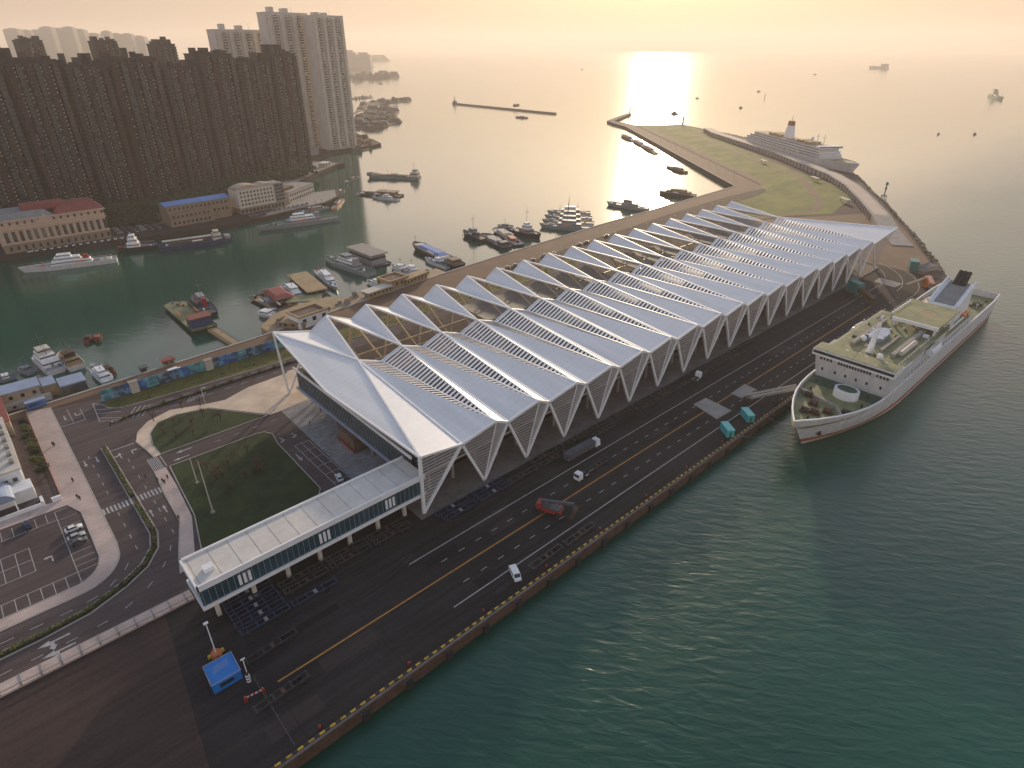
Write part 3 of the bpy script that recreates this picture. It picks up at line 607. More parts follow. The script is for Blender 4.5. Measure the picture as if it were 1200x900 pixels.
# legs under the basin-side canopy
for i in range(-1, NB):
    g = (80.3, 224.0, 0) if i < 0 else (X(i) + 9.5 + 2, 223.0, 0)
    up = A1 if i < 0 else W_(i)
    part(MB().beam(g, dz(up, -.5), .75, .75), 'canopy_leg', 'beam' if i < 0 else 'tanbeam')
    if i < NB - 1: part(MB().beam(g, dz(W_(i + 1), -.5), .75, .75), 'canopy_leg', 'beam' if i < 0 else 'tanbeam')
    if 0 <= i < NB - 1: part(MB().beam((g[0], 223, 7.2), (g[0] + 18.95, 223, 7.2), .5, .7), 'tie_beam', 'tanbeam')
    if i >= 0: part(MB().beam((g[0], 196, 7.5), dz(K_(i), -.6), .5, .5), 'canopy_strut', 'tanbeam')
# building under the roof
part(MB().box(86, 424, 141, 200, 0.02, 6.4), 'ground_floor', 'concreted')
part(MB().box(80.6, 428, 134, 214, 6.4, 7.3), 'floor_slab', 'offwhite')
part(MB().box(81.6, 426, 136.5, 186, 7.3, 15.2), 'upper_hall', 'greyd')
part(MB().box(81.5, 96, 186.004, 213, 7.3, 15.2), 'end_hall', 'greyd')
part(MB().box(80.2, 80.6, 133.6, 214.4, 6.2, 7.5), 'slab_edge', 'ltblueroof')
part(MB().box(80.2, 80.7, 133.6, 214.4, 15.0, 16.0), 'head_band', 'beam')
for k in range(4):
    y0 = 134.5 + k * 19.8; part(MB().box(80.85, 81.2, y0, y0 + 19.4, 7.5, 15.0), 'glass_wall', 'glassb')
mu = MB()
for k in range(66): mu.box(80.62, 80.86, 134.4 + k * 1.2, 134.48 + k * 1.2, 7.45, 15.05)
part(mu, 'mullions', 'grey')
part(MB().box(82, 426, 133.95, 134.3, 7.3, 14.8), 'glass_wall', 'glassd')
mu = MB()
for k in range(115): mu.box(83 + k * 3, 83.18 + k * 3, 133.7, 133.96, 7.3, 14.8)
for z in (8.4, 9.6, 10.8, 12.0, 13.2): mu.box(82, 426, 133.5, 133.94, z, z + .3)
part(mu, 'mullions', 'concrete')
part(MB().box(82, 426, 133.6, 134.6, 14.8, 15.6), 'head_band', 'concrete')
# ground floor columns and openings facing the quay
for k in range(36):
    x = 86 + k * 9.47
    part(MB().box(x - .4, x + .4, 133.2, 134.0, 0.35, 6.4), 'column', 'concrete')
for k in range(17):
    x = 93 + k * 18.95; part(MB().box(x, x + 7.5, 140.6, 140.98, 0.4, 5.0), 'shutter_door', 'dark')
    part(MB().box(x + 9.5, x + 12, 140.7, 140.98, 1.5, 3.8), 'window', 'glassd')
# ground floor under the west end
for y in (150, 163, 176, 189, 202): part(MB().tube((83, y, 0), (83, y, 6.4), .45), 'column', 'concrete')
part(MB().box(85.6, 85.95, 142, 199, .1, 6.3), 'entrance_wall', 'glassd')
part(MB().box(78.5, 85.5, 168, 180, .04, 0.5).box(79, 85.5, 168.5, 179.5, .5, 5.2), 'entrance_lobby', 'brownroof')
part(MB().box(78.4, 78.7, 168, 180, 0.4, 1.2), 'entrance_sign', 'red')
part(MB().box(96, 428, 186.2, 214, 7.3, 7.5), 'deck', 'brownroad')
for i in range(1, NB):
    x = X(i)
    m = MB(); rows = []
    for s_ in range(7):
        for t in range(9): rows.append((x + 1 + 16.5 * t / 8, 206 + 3.4 * s_, 11.0 + 1.8 * (s_ / 6.0) ** 2 + 1.6 * (1 - math.sin(PI * t / 8))))
    m.add(rows, [(r_ * 9 + k, r_ * 9 + k + 1, r_ * 9 + 10 + k, r_ * 9 + 9 + k) for r_ in range(6) for k in range(8)]); m.add([(a, b, c - .5) for a, b, c in rows], [(r_ * 9 + 9 + k, r_ * 9 + 10 + k, r_ * 9 + k + 1, r_ * 9 + k) for r_ in range(6) for k in range(8)])
    if i > 3 and i not in (9, 13): part(m, 'curved_roof', 'greyroof'); part(MB().box(x + 1.5, x + 17, 206.2, 206.6, 7.3, 11.4), 'glass_front', 'glassd')
    part(MB().box(x + 1, x + 16, 188, 188.5, 7.5, 8.7).box(x + 1, x + 16, 212, 212.3, 7.5, 8.6), 'parapet', 'tanbeam')
# ---- glazed skywalk west of the terminal
K = thing('skywalk', 'glazed white elevated walkway on columns running west from the terminal corner', 'walkway', (47, 132, 0))
kp = lambda mb, n, m: mb.build(n, m, K, world=True)
kp(MB().box(15, 80.0, 126, 138, 13.0, 13.6), 'roof', mat('weathered_roof', (0.62, 0.56, 0.50), .8, 0, .12, .25, col2=(0.68, 0.64, 0.59)))
kp(MB().box(14.8, 80, 125.8, 126.3, 12.4, 14.1).box(14.8, 80, 137.7, 138.2, 12.4, 14.1).box(14.7, 15.2, 125.8, 138.2, 12.4, 14.1), 'parapet', 'beam')
for x in range(16, 80, 5): kp(MB().box(x, x + .12, 126.3, 137.7, 13.6, 13.63), 'roof_seam', 'concrete')
kp(MB().box(18, 20.4, 129.5, 131.5, 13.6, 14.8), 'roof_unit', 'white')
kp(MB().box(14.8, 80, 125.9, 138.1, 6.2, 7.2), 'floor_band', 'beam')
kp(MB().box(15.3, 80, 126.35, 126.5, 7.2, 12.4).box(15.3, 80, 137.5, 137.65, 7.2, 12.4), 'side_glass', 'glassb')
kp(MB().box(15.2, 15.35, 126.5, 137.5, 7.2, 12.4), 'end_glass', 'glassb')
mu = MB()
for k in range(44):
    mu.box(15.6 + k * 1.5, 15.7 + k * 1.5, 126.2, 126.36, 7.2, 12.4)
kp(mu, 'mullions', 'grey')
mu = MB()
for k in range(40): mu.box(16 + k * 1.6, 16.5 + k * 1.6, 129, 129.1, 7.3, 10.5 + (k * 7 % 5) * .3)
for x in (24, 25.2, 26.4, 45.5, 46.7, 47.9, 66, 67.2, 68.4): kp(MB().box(x, x + .7, 126.0, 126.2, 8.2, 11.4), 'glass_frame', 'white')
for i in range(7):
    x = 18.2 + i * 9.2
    kp(MB().box(x - .5, x + .5, 128.4, 129.4, 0, 6.2).box(x - .5, x + .5, 134.8, 135.8, 0, 6.2), 'column', 'offwhite')
kp(MB().box(21, 78, 136.6, 137.2, 0, 3.2), 'back_wall', 'concreted')
# ================================================================ NORTH SHORE
shore = [(-400, 531), (17, 540), (83, 531), (123, 524), (183, 524), (215, 530), (262, 541), (284, 557), (300, 588), (292, 596), (262, 592), (270, 628), (292, 655), (330, 690), (372, 724), (384, 728), (380, 742), (362, 775), (420, 826), (480, 835), (512, 850), (530, 905), (500, 960), (470, 1040), (-100, 1400), (-800, 1400), (-800, 531)]
struct('north_shore_ground', MB().prism(shore, -9, -0.6), 'yard')
struct('shore_quay_paving', MB().sheet([(200, 531), (262, 544), (282, 559), (296, 588), (262, 590), (268, 628), (292, 658), (330, 693), (370, 727), (376, 735), (352, 770), (330, 740), (280, 680), (236, 620), (225, 560)], -0.55), 'concrete')
struct('shore_road', MB().sheet([(-400, 536), (17, 541), (83, 534), (123, 527), (190, 527), (190, 538), (120, 540), (20, 556), (-400, 552)], -0.55), 'yard')

def tower(x, y, w_, d_, h, ang, label, body, slab, nb, group, roofk=0, bayk=1.0, win='glassd', redbays=True):
    t = thing('residential_tower', label, 'tower', (x, y, -0.6), ang, group)
    MB().box(0, w_, 0, d_, 0, h).build('body', body, t)
    bw_ = w_ / nb
    for k in range(nb):
        x0 = k * bw_ + bw_ * .14; x1 = (k + 1) * bw_ - bw_ * .14; dep = (1.4, 4.2, 2.2, 3.4, 1.8, 4.6, 2.6)[(k + int(w_)) % 7] if redbays else (1.6 if k % 2 else 2.6)
        m = MB(); z = 3.0; rv = random.Random(int(x * 3) + k)
        while z < h - 1.5:
            m.box(x0, x1, -dep, -0.02, z, z + 1.1)
            if rv.random() < .28: xa = rv.uniform(x0, x1 - 1.6); m.box(xa, xa + rv.uniform(.8, 1.6), -dep + .1, -.03, z + 1.1, z + 3.05)
            z += 3.05
        m.build('balcony_stack', slab if not redbays else (slab, 'towerred', 'towergrey', slab, 'towergrey')[(k + int(h)) % 5], t)
        MB().box(x0 + .5, x1 - .5, -dep + .5, -0.03, 2.0, h - 2).build('bay', win if k % 2 else body, t)
        m = MB(); z = 4.3
        xm = (k + 1) * bw_
        while z < h - 2:                                       # small pale air-conditioner ledges in the slot between bays
            if rv.random() < .7: m.box(xm - .55, xm + .35, -0.9 - rv.random() * .4, -.01, z, z + .8)
            z += 3.05
        if k < nb - 1: m.build('ledge_stack', 'offwhite', t)
    m = MB(); z = 3.0
    while z < h - 1.5: m.box(w_ + .01, w_ + .7, d_ * .15, d_ * .42, z, z + 1.1).box(w_ + .01, w_ + .7, d_ * .58, d_ * .85, z, z + 1.1); z += 3.05
    m.build('side_balconies', slab, t)
    MB().box(-.4, w_ + .4, -.4, d_ + .4, h, h + 1.2).build('parapet', body, t)
    rr = random.Random(int(x * 7 + y))
    for k in range(7 if roofk == 0 else 2):
        cx = w_ * ((.08 + .14 * k) if roofk == 0 else (.2 + .3 * k)) + rr.uniform(-1, 1); sw = rr.uniform(1.6, 4.6) if roofk == 0 else rr.uniform(4, 7)
        MB().box(cx - sw / 2, cx + sw / 2, d_ * rr.uniform(.05, .4), d_ * .3 + 7, h + 1.2, h + (rr.choice((2.5, 3.5, 4.5, 6, 9)) if roofk == 0 else rr.uniform(4, 10))).build('roof_block', slab if k % 2 else body, t)
    MB().tube((w_ * .72, d_ * .5, h), (w_ * .72, d_ * .5, h + 9), .25, .1, 5).build('aerial', 'grey', t)
    return t
ang = math.atan2(96, 372)
lab = ['brown high-rise at the right-hand end of the long row, next to the pale towers', 'brown high-rise second from the right-hand end of the row, above the harbour jetty',
       'brown high-rise directly behind the white office block on the waterfront', 'brown high-rise rising behind the gap between the blue-roofed and white buildings',
       'brown high-rise rising behind the blue-roofed waterfront building', 'brown high-rise rising over the quay where the dark-hulled ship is moored',
       'brown high-rise behind the red-roofed end of the colonnaded building', 'brown high-rise behind the middle of the colonnaded building',
       'brown high-rise behind the left half of the colonnaded building, beside the photo edge', 'brown high-rise cut by the left photo edge']
ux, uy = math.cos(ang), math.sin(ang)
pos = 0
for i in range(10):
    w_ = [34, 40, 38, 36, 42, 36, 38, 40, 36, 40][i]; pos += w_ + 2.2
    x = 339 - ux * pos; y = 722 - uy * pos - (0 if i % 2 else 2.5)
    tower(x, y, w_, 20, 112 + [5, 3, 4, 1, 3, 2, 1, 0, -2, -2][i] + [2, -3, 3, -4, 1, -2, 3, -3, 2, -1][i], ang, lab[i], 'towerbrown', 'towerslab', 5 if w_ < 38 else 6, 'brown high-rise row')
# second row seen over the roofs
lab2 = ['brown block top poking up over the row, above the colonnaded building', 'wide brown block top poking up over the left of the row', 'stepped brown block top poking up over the middle of the row']
for i, (u, h) in enumerate([(118, 131), (30, 132), (186, 128)]):
    x, y = at(u, 72, 112); x *= 1.22; y *= 1.22
    tower(x, y, 26, 18, h, ang, lab2[i], 'towerbrown', 'towerslab', 4, 'brown blocks behind the row')
# pale towers
tower(422, 838, 44, 24, 160, 0.02, 'tall pale tower standing nearest the water, rightmost of the pale trio', 'towerwhite', 'offwhite', 7, 'pale high-rise trio', 1, redbays=False)
tower(375, 868, 57, 24, 163, 0.03, 'tall pale tower in the middle of the pale trio, half hidden by the brown row', 'towerwhite', 'offwhite', 7, 'pale high-rise trio', 1, redbays=False)
tower(322, 905, 70, 24, 144, 0.05, 'wide pale tower, leftmost of the pale trio, its lower floors hidden by the brown row', 'towerwhite', 'offwhite', 9, 'pale high-rise trio', 1, redbays=False)
tag_b = thing('podium_building', 'low grey podium building at the foot of the pale towers by the water', 'building', (350, 800, -.6), .3)
MB().box(0, 46, 0, 16, 0, 7).build('body', 'towerhaze', tag_b); MB().box(-.5, 46.5, -.5, 16.5, 7, 7.8).build('roof', 'greyroof', tag_b)
# hazy skyline
def far_block(x, y, w_, d_, h, label, grp, step=True, ang=0.2, spire=0, round_=False):
    t = thing('skyline_tower', label, 'tower', (x, y, -1), ang, grp)
    MB().box(0, w_, 0, d_, 0, h).build('body', 'towerhaze', t)
    if step: MB().box(w_ * .2, w_ * .8, d_ * .2, d_ * .8, h, h + w_ * .14).build('roof_block', 'towerhaze', t)
    if round_: MB().box(w_ * .08, w_ * .92, d_ * .1, d_ * .9, h, h + 5).box(w_ * .3, w_ * .7, d_ * .25, d_ * .75, h + 5, h + 9).build('crown', 'towerhaze', t)
    m = MB(); z = 4
    for k in range(1, int(w_ / 6)): m.box(k * 6 - .6, k * 6 + .6, -.6, 0, 0, h)
    m.build('pilasters', 'towerhaze', t)
    if spire: MB().tube((w_ / 2, d_ / 2, h), (w_ / 2, d_ / 2, h + spire), 1.6, .3, 5).build('spire', 'towerhaze', t)
    return t
def skyline(u, v, dist, w_px, label, grp, **k):
    a = (u - 600) / _f; fw = dist; r = a * (_cp + 0.55 * _sp) * dist / (_cp + 0.5486 * _sp)
    r = a * dist * 1.14 / 1.1408
    x = fw * math.cos(_yaw) + r * math.sin(_yaw); y = fw * math.sin(_yaw) - r * math.cos(_yaw)
    h = htop(x, y, v); wm = w_px * dist * 1.14 / _f
    far_block(x, y, wm, wm * .6, h, label, grp, ang=R(-42), **k)
k = 0
GS = 'hazy skyline towers'
for u, v, w_ in ((82, 36, 13), (97, 36, 10), (108, 34, 10), (119, 33, 11), (131, 33, 10), (142, 34, 10), (153, 35, 10), (164, 38, 12), (181, 38, 8), (190, 39, 9), (200, 42, 10), (211, 43, 11), (223, 47, 8), (233, 50, 8)):
    skyline(u, v + (k * 7 % 5) * .9 - 1.5, 4300 + (k * 97) % 240, w_, 'pale haze-faded tower in the long ragged group left of the pale trio', GS, round_=True, step=False); k += 1
skyline(12, 34, 4700, 12, 'hazy tower with a thin spire at the far left of the skyline', None, spire=34)
skyline(24, 38, 4800, 12, 'hazy blunt tower just right of the tower with a spire', None)
skyline(36, 39, 4600, 10, 'hazy slim tower between the blunt tower and the small rounded one', None)
skyline(48, 44, 4400, 9, 'small rounded hazy tower standing alone left of the long group', None, round_=True, step=False)
skyline(60, 54, 4300, 9, 'low hazy block beside the small rounded tower', None)
skyline(2, 50, 3900, 26, 'broad hazy block at the left photo edge below the spire tower', None)
skyline(405, 58, 4200, 8, 'hazy tower just right of the pale towers across the bay', None)
skyline(424, 61, 4600, 12, 'hazy headland block, wide and low, across the bay', None)
skyline(437, 64, 4600, 14, 'hazy headland block at the point across the bay', None)
# ---- classical building with colonnade
Hs = thing('colonnaded_building', 'cream classical office building with tall columns, pediment and red and grey roof', 'building', (22, 541, -0.6))
hp = lambda mb, n, m, lab=None: mb.build(n, m, Hs, label=lab)
WB, HB = 64.5, 22.0
hp(MB().box(0, WB, 0, 30, 0, 6.0), 'base_storey', 'brown')
hp(MB().box(0.3, WB - .3, .3, 29.7, 6.0, HB - .2), 'wall', 'facade')
for z, o, hh in ((6.0, .5, .7), (15.6, .5, .6), (17.6, .3, .4), (HB - .9, 1.0, .9)): hp(MB().box(-o, WB + o, -o, 30 + o, z, z + hh), 'cornice', 'facade')
nW = 15
for i in range(nW):
    x = 2.6 + i * 4.25
    hp(MB().box(x, x + 2.0, .1, .32, 7.3, 14.2), 'tall_window', 'glassd')
    hp(MB().box(x + .3, x + 1.7, .12, .32, 18.6, 20.4), 'attic_window', 'glassd')
    hp(MB().box(x + .2, x + 1.8, -.05, .05, 1.6, 4.4), 'window', 'glassd')
    hp(MB().tube((x - 1.1, -.3, 6.7), (x - 1.1, -.3, 15.6), .55, .5, 8), 'pilaster', 'facade')
for i in range(7):
    y = 3 + i * 4; hp(MB().box(WB - .1, WB + .02 - .25, y, y + 1.8, 7.3, 14.2), 'tall_window', 'glassd')
hp(MB().add([(22, -.7, 17.8), (34, -.7, 17.8), (28, -.7, 22.6 + 1), (22, 4, 17.8), (34, 4, 17.8), (28, 4, 23.6)], [(0, 1, 2), (5, 4, 3), (0, 2, 5, 3), (1, 4, 5, 2), (0, 3, 4, 1)]), 'pediment', 'facade')
def hip(x0, x1, y0, y1, z0, z1, ins):
    return MB().add([(x0, y0, z0), (x1, y0, z0), (x1, y1, z0), (x0, y1, z0), (x0 + ins, y0 + ins, z1), (x1 - ins, y0 + ins, z1), (x1 - ins, y1 - ins, z1), (x0 + ins, y1 - ins, z1)], [(0, 1, 5, 4), (1, 2, 6, 5), (2, 3, 7, 6), (3, 0, 4, 7), (4, 5, 6, 7), (3, 2, 1, 0)])
hp(hip(34, WB + .6, -.4, 30, HB, HB + 4.5, 4), 'roof', 'redroof'); hp(hip(-.6, 33.9, -.4, 30, HB, HB + 3.6, 4), 'roof', 'greyroof', 'grey roof over the left wing')
hp(MB().box(18, 44, 8, 22, HB + 3, HB + 6.5), 'roof_lantern', 'redroof')
# ---- blue-roofed building
Bb = thing('blue_roofed_building', 'brown three-storey waterfront building with a bright blue sheet roof', 'building', (129, 545, -.6), .06)
MB().box(0, 50, 0, 16, 0, 15.5).build('wall', 'brown', Bb); MB().box(0, 34, -4, -0.01, 0, 10).build('front_wing', 'brown', Bb)
MB().add([(-.8, -.8, 15.5), (50.8, -.8, 15.5), (50.8, 16.8, 15.5), (-.8, 16.8, 15.5), (-.8, 8, 17.6), (50.8, 8, 17.6)], [(0, 1, 5, 4), (2, 3, 4, 5), (0, 4, 3), (1, 2, 5), (3, 2, 1, 0)]).build('roof', 'blueroof', Bb)
for i in range(14):
    for z in (11.6,): MB().box(2 + i * 3.4, 3.6 + i * 3.4, -.12, .02, z, z + 2).build('window', 'glassd', Bb)
    if i < 9:
        for z in (1.6, 6.4): MB().box(2 + i * 3.4, 3.6 + i * 3.4, -4.12, -4.0, z, z + 2).build('window', 'glassd', Bb)
    elif i < 14: MB().box(2 + i * 3.4, 3.6 + i * 3.4, -.12, .02, 6.4, 8.4).build('window', 'glassd', Bb)
# ---- white office block
Wb = thing('office_block', 'white office block with rows of square windows and a wavy roof crest', 'building', (186, 546, -.6), .14)
MB().box(0, 44, 0, 14, 0, 5).build('base_storey', 'brown', Wb); MB().box(-.3, 34, -.3, 14.3, 5, 20).build('wall', 'offwhite', Wb); MB().box(34.02, 43, -.6, 14, 5, 21).build('stair_tower', 'greyroof', Wb)
for k in range(5): MB().box(34.2, 42.8, -.75, -.61, 6.5 + k * 2.9, 8.4 + k * 2.9).build('window', 'glassd', Wb)
for r_ in range(4):
    for c in range(10): MB().box(2 + c * 3.15, 3.5 + c * 3.15, -.42, -.28, 7 + r_ * 3.2, 8.7 + r_ * 3.2).build('window', 'glassd', Wb)
m = MB(); pts = [(x, 21 + 2.2 * max(0, math.sin(PI * x / 22)) if x < 22 else 21 + 1.3 * max(0, math.sin(PI * (x - 22) / 12))) for x in range(0, 35, 2)]
n_ = len(pts); m.add([(a, 0, 20) for a, z in pts] + [(a, 0, z) for a, z in pts] + [(a, 13, 20) for a, z in pts] + [(a, 13, z) for a, z in pts],
    [(i, i + 1, n_ + i + 1, n_ + i) for i in range(n_ - 1)] + [(n_ + i, n_ + i + 1, 3 * n_ + i + 1, 3 * n_ + i) for i in range(n_ - 1)] + [(2 * n_ + i + 1, 2 * n_ + i, 3 * n_ + i, 3 * n_ + i + 1) for i in range(n_ - 1)])
m.build('roof_crest', 'cream', Wb)
for k in range(12): MB().box(1 + k * 3.5, 3 + k * 3.5, -.1, .02, 1, 3.6).build('window', 'glassd', Wb)
# ---- L-shaped low buildings on the jetty
Lb = thing('low_harbour_building', 'low cream harbour building with a flat pink roof beside the white office block', 'building', (236, 560, -.6), .62)
MB().box(0, 46, 0, 22, 0, 9).build('wall', 'offwhite', Lb); MB().box(-.5, 46.5, -.5, 22.5, 9, 9.8).build('roof', 'concrete', Lb)
MB().box(4, 20, 6, 16, 9.8, 12).build('roof_unit', 'brownroof', Lb)
for c in range(11): MB().box(2 + c * 4, 4 + c * 4, -.15, .02, 5.4, 7.4).build('window', 'glassd', Lb); MB().box(2 + c * 4, 4 + c * 4, -.15, .02, 1.2, 3.4).build('window', 'glassd', Lb)
for c in range(5): MB().box(46.0, 46.15, 2 + c * 4, 4 + c * 4, 5, 7.2).build('window', 'glassd', Lb)
Jb = thing('jetty_shed', 'small white-roofed shed on the tan jetty below the brown row', 'shed', (352, 716, -.6), .6)
MB().box(0, 12, 0, 8, 0, 4).build('wall', 'cream', Jb); MB().box(-.6, 12.6, -.6, 8.6, 4, 4.6).build('roof', 'white', Jb); MB().box(2, 4, -.1, .02, 0.3, 3).build('door', 'glassd', Jb)
# wooded bank at the foot of the brown row (reads as one dark mass)
wb = MB()
for i in range(1300):
    t = random.random(); x = 20 + 300 * t + random.uniform(-8, 8); y = 612 + 82 * t + random.uniform(-22, 8) - (20 if x < 190 else 0); z = random.uniform(0, 7)
    wb.rbox((x, y, z), (random.uniform(2, 4), random.uniform(2, 4), random.uniform(1.5, 3)), random.random() * 3, .5)
for i in range(420):
    x = random.uniform(92, 128); y = random.uniform(566, 606); wb.rbox((x, y, random.uniform(-.5, 3)), (random.uniform(1.5, 3), random.uniform(1.5, 3), random.uniform(1.5, 3)), random.random() * 3, .5)
tag(wb.build('woodland', 'leafd'), kind='stuff')

# ================================================================ islands, headland, far mole
def mound(name, pts, h, n, mt, seed=1, z0=WZ):
    rr = random.Random(seed); m = MB(); m.prism(pts, -8, z0 + 1.2)
    xs = [p[0] for p in pts]; ys = [p[1] for p in pts]; cx, cy = sum(xs) / len(xs), sum(ys) / len(ys)
    def inside(x, y):
        c = False; j = len(pts) - 1
        for i in range(len(pts)):
            if (pts[i][1] > y) != (pts[j][1] > y) and x < (pts[j][0] - pts[i][0]) * (y - pts[i][1]) / (pts[j][1] - pts[i][1]) + pts[i][0]: c = not c
            j = i
        return c
    k = 0; s_ = max(max(xs) - min(xs), max(ys) - min(ys))
    while k < n:
        x, y = rr.uniform(min(xs), max(xs)), rr.uniform(min(ys), max(ys))
        if not inside(x, y): k += .05; continue
        hh = h * rr.uniform(.4, 1.0); m.rbox((x, y, z0 + .5), (s_ * rr.uniform(.03, .08), s_ * rr.uniform(.03, .07), hh), rr.random() * 3, .55); k += 1
    o = m.build(name, mt); o['kind'] = 'structure'; return o
P = lambda *q: [at(u, v, WZ) for u, v in q]
mound('rocky_point', P((415, 162), (424, 161), (433, 166), (438, 172), (430, 176), (414, 180)), 9, 26, 'rock', 2, WZ)
mound('islet', P((416, 138), (430, 131), (450, 126), (466, 124), (468, 131), (460, 141), (470, 143), (455, 148), (440, 152), (417, 152)), 10, 60, 'rock', 3)
mound('headland_spit', P((425, 121), (455, 117), (479, 117), (480, 119), (455, 121), (430, 126), (414, 134)), 9, 26, 'rock', 4)
mound('low_spit', P((412, 115), (436, 113), (437, 115), (412, 117)), 6, 12, 'concreted', 5)
mound('headland', P((411, 91), (440, 88), (465, 88.5), (464, 91), (440, 93), (412, 97)), 24, 34, 'rock', 6)
mound('far_headland', P((408, 80), (424, 70), (445, 70), (451, 72), (424, 73), (422, 81)), 60, 30, 'rock', 7)
mole = thing('breakwater_mole', 'long thin stone mole lying alone in the outer harbour', 'breakwater', (*at(590, 128, WZ), WZ))
a = at(531, 122, WZ); b = at(651, 134, WZ)
MB().beam((a[0], a[1], -4.4), (b[0], b[1], -4.4), 6, 7).build('mole_body', 'rock', mole, world=True)
MB().beam((a[0], a[1], -.7), (b[0], b[1], -.7), 3.4, .5).build('mole_crest', 'concrete', mole, world=True)
x, y = at(605, 127, WZ); MB().rbox((x, y, -.5), (18, 8, 6), .3, .9).build('hut', 'greyd', mole, world=True)
x, y = at(533, 122, WZ); MB().rbox((x, y, -1.2), (10, 8, 5), .3, .8).tube((x, y, 3), (x, y, 14), 1.1, .7).build('light_tower', 'greyd', mole, world=True)

# ================================================================ breakwater light and posts
bc = thing('channel_beacon', 'dark lattice channel beacon on a frame at the breakwater corner', 'beacon', (640, 196, -2))
MB().box(-5, 5, -3.5, 3.5, 0, 1.2).build('base_slab', 'rust', bc)
m = MB()
for sx_, sy_ in ((-3, -2), (3, -2), (3, 2), (-3, 2)): m.beam((sx_, sy_, 1.2), (sx_ * .6, sy_ * .6, 8), .5)
m.box(-2.4, 2.4, -1.8, 1.8, 7.6, 8.2).build('frame', 'tealD', bc)
MB().tube((0, 0, 8), (0, 0, 17), .5, .4).build('mast', 'black', bc); MB().tube((0, 0, 13), (0, 0, 15), .9).build('band', 'red', bc); MB().tube((0, 0, 17), (0, 0, 19.5), 1.3, 1.0).build('lantern', 'tealD', bc)
for i, (u, v0, lb) in enumerate(((738, 133, 'light tower at the tip of the basin mole'), (800, 146, 'light tower at the far corner of the grass field'))):
    x, y = at(u, v0, 0); t = thing('harbour_light', lb, 'light tower', (x, y, 0)); MB().tube((0, 0, 0), (0, 0, 10), 1.4, 1.0).build('tower', 'greyd', t); MB().tube((0, 0, 10), (0, 0, 13), 1.6, .8).build('lantern', 'greyd', t)
# ================================================================ BOATS
def hull_mb(L, B, D, bow=.35, stern=.85, sheer=.25, bul=.5, flare=.8, n=14, draft=.4):
    m = MB(); rings = []
    for i in range(n + 1):
        t = i / n; x = -L / 2 + L * t
        k = 1.0
        if t > 1 - bow: s = (t - (1 - bow)) / bow; k = max(.0, 1 - s ** 2.1)
        if t < .15: k = stern + (1 - stern) * (t / .15)
        hw = B / 2 * k + .03; sh = D * (1 + sheer * max(0, (t - .6) / .4) ** 1.6)
        xw = x - (L * .05 * max(0, (t - .7) / .3)); hw2 = hw * (flare if t < .7 else flare * (1 - .35 * (t - .7) / .3))
        rings.append([(xw, -hw2, -draft), (x, -hw, sh), (x, -hw + min(.25, hw * .5), sh), (x, -hw + min(.25, hw * .5), sh - bul), (x, hw - min(.25, hw * .5), sh - bul), (x, hw - min(.25, hw * .5), sh), (x, hw, sh), (xw, hw2, -draft)])
    vs = [p for r in rings for p in r]; fs = []; deck = []
    for i in range(n):
        for j in range(7):
            f = (i * 8 + j, (i + 1) * 8 + j, (i + 1) * 8 + j + 1, i * 8 + j + 1)
            if j == 3: deck.append(f)
            else: fs.append(f)
    fs += [(7, 6, 5, 4, 3, 2, 1, 0), tuple(n * 8 + j for j in range(8))]
    dv = [vs[i * 8 + 3] for i in range(n + 1)] + [vs[i * 8 + 4] for i in range(n + 1)]
    dk = MB().add([(p[0], p[1], p[2] + .01) for p in dv], [(i, i + 1, n + 2 + i, n + 1 + i) for i in range(n)])
    return m.add(vs, fs), dk
